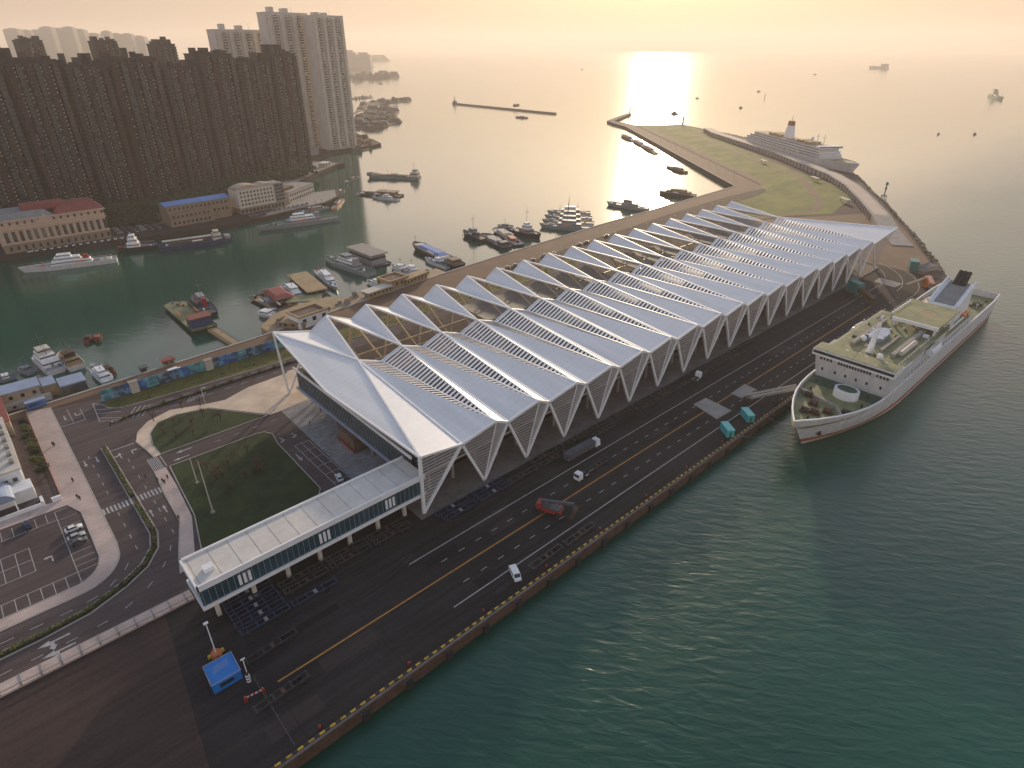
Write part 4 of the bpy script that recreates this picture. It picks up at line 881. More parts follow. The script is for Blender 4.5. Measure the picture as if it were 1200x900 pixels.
def boat(name, label, cat, bow, stern, B, D, hull, deck, houses=(), masts=(), extras=None, bowk=.35, sternk=.85, sheer=.3, group=None, L=None):
    a = at(*bow, WZ + D * .6); b = at(*stern, WZ + D * .6); c = ((a[0] + b[0]) / 2, (a[1] + b[1]) / 2); rz = math.atan2(a[1] - b[1], a[0] - b[0])
    L = L or math.hypot(a[0] - b[0], a[1] - b[1])
    t = thing(name, label, cat, (c[0], c[1], WZ), rz, group)
    h, dk = hull_mb(L, B, D, bowk, sternk, sheer); h.build('hull', hull, t); dk.build('deck', deck, t)
    for hs in houses:
        f0, f1, wf, z0, z1, mt = hs[:6]; nm = hs[6] if len(hs) > 6 else 'cabin'; tp = hs[7] if len(hs) > 7 else .92
        x0, x1 = -L / 2 + L * f0, -L / 2 + L * f1; w_ = B * wf; z0 += D - .5; z1 += D - .5
        hb = MB().rbox(((x0 + x1) / 2, 0, z0), (x1 - x0, w_, z1 - z0), 0, tp).build(nm, mt, t)
        if nm == 'cabin' and z1 - z0 > 1.2:
            zc = z0 + (z1 - z0) * .5; q = 1 - (1 - tp) * .5
            MB().rbox(((x0 + x1) / 2, 0, zc), ((x1 - x0) * q + .12, w_ * q + .12, (z1 - z0) * .22), 0, 1).build('window_band', 'glassd', hb)
    for ms in masts:
        x = -L / 2 + L * ms[0]; z0 = D + (ms[2] if len(ms) > 2 else 0)
        m = MB().tube((x, 0, z0), (x, 0, D + ms[1]), .16, .08, 6).box(x - .1, x + .1, -ms[1] * .16, ms[1] * .16, D + ms[1] * .78, D + ms[1] * .78 + .18); m.build('mast', 'greyd', t)
    if L > 15:
        rg = random.Random(int(c[0] * 5 + c[1]))
        for q in range(7 if L > 30 else 4):
            f = rg.choice((rg.uniform(.06, .22), rg.uniform(.74, .92))); gx = -L / 2 + L * f; gy = rg.uniform(-.28, .28) * B * (1 if f < .5 else .7)
            if q % 3 == 2: MB().tube((gx, gy - .5, D + .1), (gx, gy + .5, D + .1), .45).build('winch', 'greyd', t)
            else: MB().rbox((gx, gy, D - .5), (rg.uniform(.8, 2.2), rg.uniform(.6, 1.6), rg.uniform(.6, 1.5)), rg.uniform(-.3, .3), .85).build('deck_locker', rg.choice(('white', 'grey', 'rust', 'orange', 'tealD')), t)
        if L > 25:
            for s in (-1, 1): MB().tube((-L * .08, s * B * .34, D + 1.2), (L * .06, s * B * .34, D + 1.2), .5, .5, 6).build('dinghy', rg.choice(('orange', 'white', 'grey')), t)
    if extras: extras(t, L, B, D)
    return t
def rails(t, L, B, D):
    m = MB()
    for s in (-1, 1):
        for k in range(12): x = -L * .45 + k * L * .065; m.box(x, x + .08, s * B * .46 - .04, s * B * .46 + .04, D, D + .9)
        m.box(-L * .45, L * .28, s * B * .46 - .04, s * B * .46 + .04, D + .9, D + 1.0)
    m.build('railing', 'white', t)
def tyres(t, L, B, D):
    for s in (-1, 1):
        for k in range(5): x = -L * .32 + k * L * .15; MB().tube((x, s * B * .5, D * .5), (x, s * (B * .5 + .35), D * .5), .55, .5, 8).build('tyre_fender', 'black', t)
def gun(t, L, B, D):
    MB().rbox((L * .3, 0, D * 1.02), (2.4, 1.8, 1.5), 0, .7).build('turret', 'hullgrey', t); MB().tube((L * .3 + 1, 0, D + 1), (L * .3 + 4.4, 0, D + 1.5), .13, .1, 6).build('gun_barrel', 'greyd', t); rails(t, L, B, D)
def raft(t, L, B, D):
    m = MB()
    for s in (-1, 1):
        MB().rbox((-L * .12, s * B * .36, D + .6), (L * .1, 1.2, 1.0), 0, .7).build('life_raft', 'orange', t)
    rails(t, L, B, D)
SUP = lambda mt, z=2.4: ((.30, .72, .72, 0, z, mt), (.38, .66, .6, z, 2 * z - .2, mt), (.44, .6, .5, 2 * z - .2, 3 * z - .8, mt), (.30, .36, .3, 0, z * 2.3, mt, 'funnel'))
boat('dredger', 'grey dredging barge with low flat hold moored far across the basin', 'dredger', (430, 206), (492, 208), 12, 3, 'hullgrey', 'greyd', ((.02, .16, .8, 0, 5, 'offwhite'), (.04, .12, .5, 5, 8, 'offwhite'), (.22, .9, .55, 0, 1.4, 'concreted', 'hopper'), (.9, .98, .6, 0, 3, 'greyd', 'windlass')), ((.1, 16), (.6, 8)), bowk=.12, sheer=.8)
boat('harbour_pontoon', 'floating pontoon with a tan flat-roofed deckhouse, below the grey dredger', 'pontoon', (419, 226), (470, 230), 13, 1.6, 'rust', 'concreted', ((.1, .5, .7, 0, 3.6, 'brown'), (.08, .52, .78, 3.6, 4.1, 'tan', 'roof', 1), (.6, .8, .4, 0, 2, 'greyd', 'crate')), ((.7, 6),), bowk=.05, sternk=1, sheer=0)
boat('work_boat', 'small white work boat alongside the tan-roofed pontoon', 'boat', (436, 231), (467, 234), 6, 1.7, 'hullwhite', 'grey', ((.25, .6, .6, 0, 2.2, 'white'), (.35, .5, .5, 2.2, 4, 'white')), ((.45, 9),))
boat('small_launch', 'little white launch off the left end of the tan-roofed pontoon', 'boat', (417, 228), (430, 227), 3.5, 1.1, 'hullwhite', 'grey', ((.3, .6, .6, 0, 1.6, 'white'),))
boat('patrol_ship', 'white patrol ship with stepped bridge moored in front of the colonnaded building', 'patrol ship', (22, 317), (137, 303), 9.5, 3.0, 'hullwhite', 'grey', ((.25, .68, .7, 0, 2.5, 'white'), (.36, .64, .62, 2.5, 4.8, 'white'), (.45, .6, .5, 4.8, 6.8, 'white'), (.05, .18, .6, 0, 1, 'offwhite', 'aft_platform'), (.28, .34, .3, 2.5, 5, 'red', 'funnel')), ((.5, 14, 5), (.4, 9, 4)), raft)
boat('blue_landing_barge', 'long blue barge with a cream covered hatch moored below the blue-roofed building', 'barge', (275, 278), (187, 290), 13, 3.2, 'hullblue', 'hullblack', ((.12, .66, .34, 0, 1.2, 'rust', 'hold'), (.7, .82, .7, 0, 4, 'offwhite'), (.72, .8, .5, 4, 6.4, 'offwhite'), (.86, .94, .6, 0, 2, 'grey', 'winch_house')), ((.76, 12, 4), (.3, 7)), sheer=.4,
     extras=lambda t, L, B, D: MB().box(-L * .45, L * .2, B * .2, B * .44, D + 1.2, D + 1.9).build('covered_walkway', 'offwhite', t))
boat('supply_ship', 'dark-hulled ship with tall white bridge house moored right of the colonnaded building', 'ship', (136, 292), (184, 287), 11, 3, 'hullblack', 'greyd', ((.4, .72, .7, 0, 3, 'white'), (.44, .68, .6, 3, 6, 'white'), (.48, .62, .5, 6, 8.6, 'white')), ((.55, 17, 7), (.85, 8)), rails)
boat('patrol_ship', 'grey patrol ship with green foredeck moored in front of the white office block', 'patrol ship', (301, 268), (397, 255), 10, 3.0, 'hullgrey', 'deckdark', ((.22, .66, .7, 0, 2.6, 'hullgrey'), (.3, .6, .6, 2.6, 5, 'white'), (.42, .56, .5, 5, 7.2, 'white'), (.24, .3, .35, 2.6, 6.5, 'grey', 'funnel')), ((.5, 14, 6), (.35, 9, 4)), gun)
boat('cargo_launch', 'grey open-decked launch moored behind the grey patrol ship at the jetty', 'boat', (345, 250), (385, 243), 8, 2, 'hullgrey', 'greyd', ((.2, .5, .6, 0, 2.4, 'grey'),), ((.35, 7),))
for i, (p, q, lb) in enumerate((((369, 243), (384, 238), 'cream launch tied at the end of the tan jetty'), ((389, 246), (401, 233), 'orange and black pilot boat at the jetty tip'), ((392, 228), (402, 222), 'small dark boat beyond the jetty tip'), ((404, 214), (420, 207), 'small grey boat between the jetty and the grey dredger'))):
    boat('pilot_boat', lb, 'boat', p, q, 5, 1.6, ['hullwhite', 'orange', 'hullblack', 'hullgrey'][i], 'grey', ((.3, .65, .6, 0, 2.2, ['cream', 'greyd', 'greyd', 'greyd'][i]),), ((.45, 5),))
# green flat barge with tug and floating gangway
def flat_extras(t, L, B, D):
    MB().rbox((-L * .38, 0, D), (L * .13, B * .8, 4.4), 0, 1).build('deckhouse', 'hullblue', t); MB().rbox((-L * .38, 0, D + 4.4), (L * .15, B * .86, .5), 0, 1).build('deckhouse_roof', 'hullred', t)
    MB().rbox((L * .02, -B * .38, D - .3), (L * .5, 1.0, 1.6), 0, 1).build('side_rail', 'hullblack', t)
boat('flat_barge', 'green-decked flat barge with a blue and pink deckhouse at its inner end', 'barge', (203, 354), (240, 386), 13, 2.4, 'hullblack', 'deckgreen', (), (), flat_extras, bowk=.06, sternk=1, sheer=0.1)
boat('harbour_tug', 'dark blue tug with white bridge tied alongside the green-decked flat barge', 'tug', (228, 346), (248, 368), 8, 2.6, 'hullblack', 'greyd', ((.3, .7, .6, 0, 2.6, 'hullblue'), (.42, .66, .5, 2.6, 5, 'grey'), (.3, .38, .3, 0, 5, 'red', 'funnel')), ((.5, 13, 4),), tyres)
g = thing('floating_gangway', 'tan floating gangway linking the green-decked barge to the basin quay', 'gangway', (*at(256, 394, WZ), WZ))
a, b = at(243, 384, WZ), at(277, 406, WZ); MB().beam((a[0], a[1], .6 + WZ), (b[0], b[1], .6 + WZ), 4, 1.2).build('deck', 'tan', g, world=True)
m = MB(); d_ = Vector((b[0] - a[0], b[1] - a[1], 0)).normalized(); u_ = Vector((-d_.y, d_.x, 0)) * 1.9
for s in (-1, 1): m.beam(Vector((a[0], a[1], WZ + 2)) + u_ * s, Vector((b[0], b[1], WZ + 2)) + u_ * s, .15, .25)
m.build('handrail', 'rust', g, world=True)
boat('wooden_sampan', 'left of two small red-brown boats drifting side by side', 'boat', (101, 402), (106, 393), 4.2, 1.4, 'hullred', 'rust', ((.3, .6, .6, 0, 1.6, 'rust'),), ())
boat('wooden_sampan', 'right of two small red-brown boats drifting side by side', 'boat', (113, 401), (116, 392), 3.8, 1.4, 'rust', 'hullred', ((.3, .7, .6, 0, 1.4, 'hullred'),), ())
# boats at the left pontoon
boat('motor_yacht', 'white motor yacht moored alone right of the blue-roofed pontoon house', 'yacht', (108, 428), (126, 447), 6.0, 1.9, 'hullwhite', 'white', ((.1, .62, .7, 0, 2.0, 'white'), (.2, .5, .55, 2.0, 3.4, 'white')), ((.3, 6, 2),), rails, bowk=.5)
boat('tug', 'small dark red tug right of the lone white motor yacht', 'tug', (124, 430), (130, 440), 4, 1.6, 'hullred', 'rust', ((.3, .7, .6, 0, 2.4, 'rust'),), ((.4, 5),), tyres)
boat('survey_ship', 'white survey ship with many decks behind the blue-roofed pontoon house', 'ship', (46, 416), (66, 434), 9, 3, 'hullwhite', 'grey', ((.15, .75, .8, 0, 2.6, 'white'), (.25, .68, .7, 2.6, 5, 'white'), (.35, .6, .6, 5, 7.2, 'offwhite')), ((.5, 14, 6), (.3, 9, 4)), rails)
boat('fishing_boat', 'tan and white fishing boat right of the many-decked survey ship', 'boat', (72, 415), (90, 430), 8, 2.6, 'hullwhite', 'tan', ((.15, .6, .75, 0, 2.6, 'tan'), (.25, .5, .6, 2.6, 4.8, 'rust')), ((.4, 11, 4), (.8, 5)))
boat('small_launch', 'grey launch left of the many-decked survey ship', 'boat', (24, 432), (38, 436), 5, 1.6, 'hullgrey', 'grey', ((.3, .7, .6, 0, 2, 'hullgrey'),), ((.5, 7),))
boat('small_launch', 'low grey launch by the left photo edge beside the pontoon house', 'boat', (-4, 446), (18, 440), 5, 1.6, 'hullgrey', 'greyd', ((.3, .7, .6, 0, 1.8, 'white'),), ((.5, 5),))
# the crowded dock in the middle of the basin
boat('crane_barge', 'rusty orange deck barge with a grey capstan at the left of the crowded dock', 'barge', (299, 347), (327, 361), 9, 1.6, 'rust', 'tan', ((.35, .6, .4, 0, 2, 'grey', 'capstan'), (.1, .25, .5, 0, 1.2, 'rust', 'hatch')), ((.9, 6),), bowk=.08, sternk=1, sheer=0)
boat('houseboat', 'brown deck barge carrying a red-roofed house in the crowded dock', 'houseboat', (315, 341), (356, 372), 13, 1.6, 'rust', 'brownroof', ((.5, .86, .8, 0, 3.4, 'brown'), (.47, .89, .9, 3.4, 4.6, 'redroof', 'roof', .6), (.08, .3, .5, 0, .7, 'rust', 'hatch')), (), bowk=.05, sternk=1, sheer=0)
boat('motor_yacht', 'white rounded cabin boat at the bottom left of the crowded dock', 'boat', (303, 366), (320, 369), 6, 1.8, 'hullwhite', 'white', ((.15, .75, .8, 0, 2, 'white'),), ((.3, 4),))
boat('work_boat', 'small grey open boat between the rounded cabin boat and the red-roofed house barge', 'boat', (315, 362), (330, 370), 5, 1.5, 'hullgrey', 'greyd', ((.5, .8, .5, 0, 1.5, 'grey'),), ())
boat('patrol_boat', 'white patrol boat with black tyres and a tall mast behind the red-roofed house barge', 'patrol boat', (332, 334), (356, 354), 8, 2.2, 'hullwhite', 'grey', ((.25, .75, .7, 0, 2.4, 'white'), (.38, .66, .6, 2.4, 4.4, 'white')), ((.5, 13, 4), (.7, 9, 3)), tyres)
boat('small_launch', 'red and white launch right of the red-roofed house barge', 'boat', (347, 353), (361, 364), 5, 1.5, 'hullred', 'white', ((.25, .7, .7, 0, 1.7, 'white'),), ())
boat('landing_pontoon', 'long dark pontoon with a tan-green flat roof in the crowded dock', 'pontoon', (348, 327), (375, 350), 13, 1.2, 'hullblack', 'greyd', ((.08, .92, .84, 0, 4.0, 'greyd'), (.05, .95, .94, 4.0, 4.6, 'tan', 'roof', 1)), (), bowk=.05, sternk=1, sheer=0)
boat('motor_yacht', 'white yacht with a mast moored right of the tan-roofed dark pontoon', 'yacht', (395, 339), (373, 317), 7, 2.2, 'hullwhite', 'white', ((.2, .72, .75, 0, 2.2, 'white'), (.3, .6, .6, 2.2, 3.8, 'white')), ((.35, 13, 2),), rails, bowk=.45)
boat('patrol_ship', 'large grey patrol ship moored bow-out beside the grey floating office', 'patrol ship', (380, 302), (435, 321), 10, 2.8, 'hullgrey', 'deckdark', ((.24, .66, .7, 0, 2.6, 'hullgrey'), (.32, .6, .6, 2.6, 5, 'white'), (.42, .56, .5, 5, 7.2, 'hullgrey'), (.26, .32, .35, 2.6, 6.5, 'grey', 'funnel')), ((.5, 15, 6), (.35, 9, 4)), gun)
boat('floating_office', 'grey floating office block with a pale flat roof beside the large grey patrol ship', 'pontoon', (415, 298), (448, 311), 15, 1.4, 'hullblack', 'greyd', ((.1, .9, .8, 0, 6.6, 'grey'), (.06, .94, .9, 6.6, 7.2, 'concrete', 'roof', 1)), (), bowk=.05, sternk=1, sheer=0)
boat('patrol_boat', 'grey boat tucked behind the grey floating office', 'patrol boat', (416, 296), (440, 294), 7, 2.2, 'hullgrey', 'greyd', ((.3, .7, .7, 0, 2.2, 'grey'),), ((.5, 10), (.3, 7)))
for i, (p, q, lb) in enumerate((((459, 311), (477, 320), 'white launch, left one of the pair above the tan quay house'), ((472, 311), (491, 322), 'white launch, right one of the pair above the tan quay house'), ((431, 329), (450, 337), 'white launch below the grey floating office'))):
    boat('small_launch', lb, 'boat', p, q, 6, 1.7, 'hullwhite', 'grey', ((.2, .7, .7, 0, 2, 'white'), (.3, .55, .6, 2, 3.4, 'white')), ((.4, 8, 1),))
boat('covered_barge', 'dark barge with a long blue tarpaulin cover in mid basin', 'barge', (485, 286), (538, 312), 12, 3.2, 'hullblack', 'brownroof', ((.24, .92, .6, 0, 1.4, 'offwhite', 'coaming'), (.3, .82, .66, 1.4, 2.6, 'blueroof', 'tarpaulin', .7), (.04, .16, .6, 0, 3, 'brown')), ((.95, 6),), tyres, bowk=.2)
boat('work_boat', 'pale work boat tied alongside the barge with the blue cover', 'boat', (498, 303), (526, 313), 7, 2, 'hullwhite', 'grey', ((.25, .6, .7, 0, 2.2, 'ltblueroof'), (.35, .5, .5, 2.2, 3.8, 'white')), ((.45, 7),))
boat('harbour_tug', 'dark tug with a thin mast, leftmost of the vessels left of the grey naval cluster', 'tug', (543, 272), (567, 281), 9, 3, 'hullblack', 'greyd', ((.3, .66, .6, 0, 2.6, 'greyd'), (.42, .62, .5, 2.6, 5, 'grey')), ((.5, 15, 4),), tyres)
boat('deck_barge', 'dark low barge right of the leftmost dark tug', 'barge', (565, 275), (594, 290), 11, 2, 'hullblack', 'concreted', ((.3, .7, .6, 0, 2, 'grey', 'hatch'), (.05, .2, .6, 0, 3, 'greyd')), ((.4, 5),), tyres, bowk=.1)
boat('deck_barge', 'grey low barge between the dark barge and the tall-masted tug', 'barge', (581, 268), (609, 287), 10, 2, 'hullblack', 'grey', ((.2, .4, .5, 0, 1.8, 'red', 'hatch'), (.5, .8, .6, 0, 2.2, 'offwhite', 'cargo')), ((.6, 5),), bowk=.1)
boat('harbour_tug', 'tall-masted tug with white bridge left of the grey naval cluster', 'tug', (634, 277), (601, 269), 10, 3, 'hullblack', 'greyd', ((.3, .68, .6, 0, 2.8, 'grey'), (.4, .62, .5, 2.8, 5.6, 'white'), (.44, .56, .4, 5.6, 7.4, 'white')), ((.5, 19, 7),), tyres)
boat('work_boat', 'small grey boat behind the tall-masted tug', 'boat', (583, 265), (601, 266), 6, 2, 'hullgrey', 'greyd', ((.3, .7, .6, 0, 2, 'grey'),), ((.5, 6),))
names = ['nearest the camera in', 'second from the camera in', 'third from the camera in', 'farthest from the camera in']
for i in range(4):
    boat('patrol_ship', 'grey naval patrol ship, ' + names[i] + ' the moored raft of four', 'patrol ship', (632 + i * 3, 264 - i * 5), (698 - i * 2, 268 - i * 6), 8.5, 2.8, 'hullgrey', 'greyd', ((.24, .68, .7, 0, 2.6, 'hullgrey'), (.34, .6, .6, 2.6, 5, 'hullgrey' if i < 3 else 'white')), ((.5, 15, 4), (.3, 9, 4), (.7, 7)), gun, group='raft of grey patrol ships')
boat('gunboat', 'grey gunboat with a single tall mast right of the raft of four', 'gunboat', (711, 238), (760, 245), 9, 2.8, 'hullgrey', 'greyd', ((.26, .62, .6, 0, 2.6, 'hullgrey'), (.4, .58, .5, 2.6, 5.2, 'grey')), ((.5, 19, 4),), gun)
boat('ferry_boat', 'tan passenger boat silhouetted in the sun glare off the basin quay', 'boat', (771, 225), (815, 230), 10, 2.6, 'rust', 'tan', ((.12, .8, .75, 0, 2.6, 'brown'), (.25, .66, .6, 2.6, 4.4, 'tan')), ((.5, 8, 4),), rails)
boat('work_boat', 'small tan boat alone in the sun glare', 'boat', (780, 195), (804, 202), 7, 2, 'rust', 'tan', ((.2, .6, .7, 0, 2.6, 'brown'),), ((.6, 5),))
for i, (p, q, lb) in enumerate((((728, 158), (742, 165), 'farthest of the three boats along the mole by the grass field'), ((742, 164), (756, 172), 'middle of the three boats along the mole by the grass field'), ((752, 170), (769, 180), 'nearest of the three boats along the mole by the grass field'))):
    boat('moored_boat', lb, 'boat', p, q, 9, 2.2, 'rust', 'tan', ((.25, .75, .7, 0, 3, 'offwhite' if i == 1 else 'brown'),), ((.6, 6),))
# open water
boat('work_boat', 'small boat below the long mole in the outer harbour', 'boat', (604, 137), (618, 138), 8, 2, 'hullblack', 'greyd', ((.3, .6, .6, 0, 2.4, 'greyd'),), ((.5, 6),))
boat('sailing_junk', 'far dark sailing boat in the sun glare near the horizon', 'boat', (772, 89), (776, 88.6), 7, 3, 'hullblack', 'greyd', ((.4, .6, .6, 0, 4, 'greyd'),), ((.5, 26),), lambda t, L, B, D: MB().add([(-4, -.2, D + 3), (12, -.2, D + 3), (-2, -.2, D + 24), (-4, .2, D + 3), (12, .2, D + 3), (-2, .2, D + 24)], [(0, 1, 2), (5, 4, 3), (0, 2, 5, 3), (1, 4, 5, 2), (0, 3, 4, 1)]).build('sail', 'greyd', t))
boat('trawler', 'small dark boat just beyond the far corner of the grass field', 'boat', (786, 133), (794, 133.5), 8, 3, 'hullblack', 'greyd', ((.3, .7, .6, 0, 4, 'greyd'),), ((.5, 10),))
boat('cargo_ship', 'long hazy cargo ship near the horizon on the right', 'ship', (1018, 79), (1040, 80), 30, 10, 'hullgrey', 'greyd', ((.05, .3, .8, 0, 22, 'grey'), (.35, .9, .8, 0, 6, 'greyd', 'containers')), ((.6, 30),))
boat('coaster', 'dark green coaster under way on the right-hand open sea', 'ship', (1176, 116), (1161, 111), 16, 6, 'tealD', 'greyd', ((.08, .35, .8, 0, 10, 'offwhite'), (.12, .3, .6, 10, 15, 'greyd')), ((.6, 18), (.85, 12)))
boat('fishing_boat', 'small dark fishing boat, rightmost of the pair on the right-hand open sea', 'boat', (1140.5, 157), (1144, 157.4), 3, 1.3, 'hullblack', 'rust', ((.3, .7, .6, 0, 2.6, 'greyd'),), ())
boat('fishing_boat', 'small dark fishing boat, leftmost of the pair on the right-hand open sea', 'boat', (1098, 157), (1101, 157), 2.6, 1.1, 'hullgrey', 'rust', ((.3, .7, .6, 0, 2.4, 'grey'),), ())
for i, (u, v, lb) in enumerate(((889, 107, 'dark speck of a boat above the cruise liner, the lower of two'), (955, 87, 'hazy boat above the cruise liner, nearer the horizon'), (868, 126, 'tiny boat left of the cruise liner funnel'), (817, 115, 'tiny boat in the glare above the grass field'), (682, 81, 'tiny boat near the horizon left of the glare'), (446, 98, 'tiny boat off the left headland'))):
    boat('fishing_boat', lb, 'boat', (u - 2, v), (u + 2, v + .3), 4, 1.6, 'hullblack', 'greyd', ((.3, .7, .6, 0, 2.6, 'greyd'),), ((.5, 7),))
m_ = thing('channel_marker', 'thin dark channel marker standing in the water above the cruise liner', 'marker', (*at(896, 115, WZ), WZ)); MB().tube((0, 0, -1), (0, 0, 9), 1.0, .7).build('post', 'greyd', m_); MB().sphere((0, 0, 9.6), 1.3).build('topmark', 'greyd', m_)

# ---- buildings on pontoon / dock
def house(name, label, cat, u, v, sx_, sy_, h, rz, wall, roof, z0=0.0, nwin=5, court=False, over=.6):
    x, y = at(u, v, z0); t = thing(name, label, cat, (x, y, z0), rz)
    MB().box(0, sx_, 0, sy_, 0, h).build('wall', wall, t)
    if court:
        MB().box(-.3, sx_ + .3, -.3, .9, h, h + .8).box(-.3, sx_ + .3, sy_ - .9, sy_ + .3, h, h + .8).box(-.3, .9, .9, sy_ - .9, h, h + .8).box(sx_ - .9, sx_ + .3, .9, sy_ - .9, h, h + .8).build('parapet', 'tan', t)
        MB().box(.9, sx_ - .9, .9, sy_ - .9, h, h + .1).build('roof', roof, t)
    else: MB().box(-over, sx_ + over, -over, sy_ + over, h, h + .5).build('roof', roof, t)
    for k in range(nwin):
        x0 = sx_ * (k + .3) / nwin; MB().box(x0, x0 + sx_ * .35 / nwin, -.12, .02, h * .45, h * .8).build('window', 'glassd', t)
    for k in range(3):
        y0 = sy_ * (k + .3) / 3; MB().box(-.12, .02, y0, y0 + sy_ * .12, h * .45, h * .8).build('window', 'glassd', t)
    return t
struct('dock_apron', MB().prism([(100, 288), (222, 303), (222, 316), (198, 314), (176, 312), (150, 308), (146, 316), (128, 316), (112, 312), (100, 300)], -8, -0.1), 'tan')
x0, y0 = at(374, 368, 0)
house('dock_house', 'white two-storey dock house with a sunken brown roof beside the crowded dock', 'house', 386, 375, 11, 17, 6, R(97), 'white', 'brownroof', court=True, nwin=4)
house('boat_shed', 'brown open-sided boat shed below the crowded dock', 'shed', 357, 386, 14, 12, 3, R(40), 'brown', 'tan', nwin=3)
house('quay_house', 'tan quay house with a square brown courtyard roof above the terminal canopy', 'house', 458, 341, 14, 12, 5, R(8), 'tan', 'brownroof', court=True, nwin=4)
house('quay_shed', 'long low tan shed right of the square-roofed quay house', 'shed', 477, 336, 18, 6, 4, R(12), 'tan', 'tan', nwin=6)
house('quay_shed', 'long low tan shed left of the square-roofed quay house', 'shed', 433, 351, 17, 6, 3.4, R(8), 'tan', 'offwhite', nwin=6)
house('floating_platform', 'yellow-green roofed landing platform between the dark pontoon and the white yacht', 'platform', 376, 356, 9, 18, 2, R(60), 'tan', 'deckgreen', z0=-3, nwin=2)
PH = thing('pontoon_house', 'long cream floating pontoon house with pale blue roofs at the left edge', 'building', (-40, 289, WZ))
pp = lambda mb, n, m, lab=None: mb.build(n, m, PH, world=True, label=lab)
pp(MB().box(-60, 21, 287, 305, WZ - .5, -2.2), 'pontoon_hull', 'black')
pp(MB().box(-60, 5, 291, 299, -2.2, 4.4), 'wall', 'cream'); pp(MB().box(-60, 8, 289, 291, -2.2, .6), 'lower_wall', 'offwhite')
pp(MB().box(-60, 5.8, 290.4, 300, 4.4, 4.9), 'roof', 'ltblueroof'); pp(MB().box(6.2, 11, 291, 300, 3.2, 3.7), 'roof', 'ltblueroof'); pp(MB().box(11.6, 21, 288.5, 298, 2.0, 2.5), 'roof', 'ltblueroof')
pp(MB().box(6, 11, 292, 299, -2.2, 3.2), 'wall', 'tan')
for x in (12.2, 16, 20.4):
    pp(MB().box(x, x + .3, 289, 289.3, -2.2, 2.0), 'post', 'greyd')
for k in range(16):
    pp(MB().box(-56 + k * 3.9, -54.8 + k * 3.9, 290.85, 291.02, 1.6, 3.0), 'window', 'glassd'); pp(MB().box(-56 + k * 3.9, -54.8 + k * 3.9, 288.9, 289.02, -1.4, -.4), 'window', 'glassd')
house('quay_hut', 'small red-brown hut on the basin quay above the blue hoarding', 'hut', 193, 430, 4.4, 2.6, 2.4, 0, 'brown', 'redroof', nwin=2)
house('quay_hut', 'tiny dark hut left of the red-brown hut on the basin quay', 'hut', 166, 437, 2.4, 1.8, 1.8, 0, 'greyd', 'greyd', nwin=1)

rg = random.Random(12)
dk0 = thing('dock_crate', 'small crate or drum stacked on the tan dock beside the basin', 'crate', (120, 300, -.1), 0, 'crates scattered on the tan dock')
MB().box(-1, 1, -.7, .7, 0, 1.2).build('box', 'grey', dk0); MB().box(-1.05, 1.05, -.75, .75, 1.2, 1.32).build('lid', 'rust', dk0)
for i in range(26):
    x = rg.uniform(106, 215); y = 291.5 + (x - 106) * .13 + rg.uniform(0, 9); dup(dk0, (x, y, -.1), rg.uniform(0, 3), scale=rg.uniform(.7, 1.5))
for i, (x, y) in enumerate(((135, 297), (162, 300.5), (170, 302), (188, 304))):
    t = thing('dock_van', ['dark van nearest the white dock house', 'white van in the middle of the tan dock', 'grey van right of the white van on the tan dock', 'silver van near the square-roofed quay house'][i], 'van', (x, y, -.1), .13)
    mt = ['greyd', 'white', 'grey', 'silver'][i]; MB().box(-2.2, 1.3, -.95, .95, .4, 1.9).build('body', mt, t); MB().rbox((1.8, 0, .4), (1.2, 1.85, 1.2), 0, .85).build('cab', mt, t); MB().box(-1.8, 1.0, -.98, .98, 1.2, 1.65).build('window', 'glassd', t)
# ================================================================ THE FERRY (alongside the quay)
F = thing('passenger_ferry', 'large white passenger ferry with orange hull stripe moored alongside the quay, bow to the left', 'ferry', (297, 67, WZ), PI)
# local frame: +x = bow, y to port/starboard, z=0 waterline; ship length 208
n = 26; Lf = 208.0
def fsec(t):
    """half width at deck, at water, deck height for t in 0 (stern) .. 1 (bow)"""
    s = max(0, (t - .76) / .24); kd = (1 - s ** 2.3) if s else 1; s2 = max(0, (t - .66) / .34); kw = (1 - s2 ** 1.5) if s2 else 1
    st = 1 - .06 * max(0, (.08 - t) / .08); return 14.0 * kd * st, 13.2 * kw * st, 13.4 + 2.6 * max(0, (t - .8) / .2) ** 1.5
vs = []; 
def fx(t, z): return -Lf / 2 + Lf * t - max(0, (t - .7) / .3) * (15.5 - z) * .85 * (1 if t > .7 else 0)
lev = [(-.6, 0), (.9, .2), (1.9, .32), (3.9, .50), (8.5, .82), (99, 1)]
H_ = MB(); St = MB(); Rb = MB()
for i in range(n + 1):
    t = i / n; hd, hw, dz_ = fsec(t); row = []
    for z, k in lev:
        zz = min(z, dz_) if z < 99 else dz_; hh = hw + (hd - hw) * k; row.append((fx(t, zz), hh, zz))
    vs.append(row)
def skin(mb, j0, j1, eps=0.0):
    for s in (-1, 1):
        base = len(mb.v)
        for i in range(n + 1):
            for j in range(j0, j1 + 1): x_, y_, z_ = vs[i][j]; mb.v.append((x_, s * (y_ + eps), z_))
        w_ = j1 - j0 + 1
        for i in range(n):
            for j in range(w_ - 1):
                f = (base + i * w_ + j, base + (i + 1) * w_ + j, base + (i + 1) * w_ + j + 1, base + i * w_ + j + 1); mb.f.append(f if s < 0 else f[::-1])
    if j0 == 0 or True:
        mb.add([(vs[0][j][0], -vs[0][j][1], vs[0][j][2]) for j in range(j0, j1 + 1)] + [(vs[0][j][0], vs[0][j][1], vs[0][j][2]) for j in range(j0, j1 + 1)], [(k, j1 - j0 + 1 + k, j1 - j0 + 2 + k, k + 1) for k in range(j1 - j0)])
skin(H_, 0, 1); H_.build('lower_hull', 'boot', F)
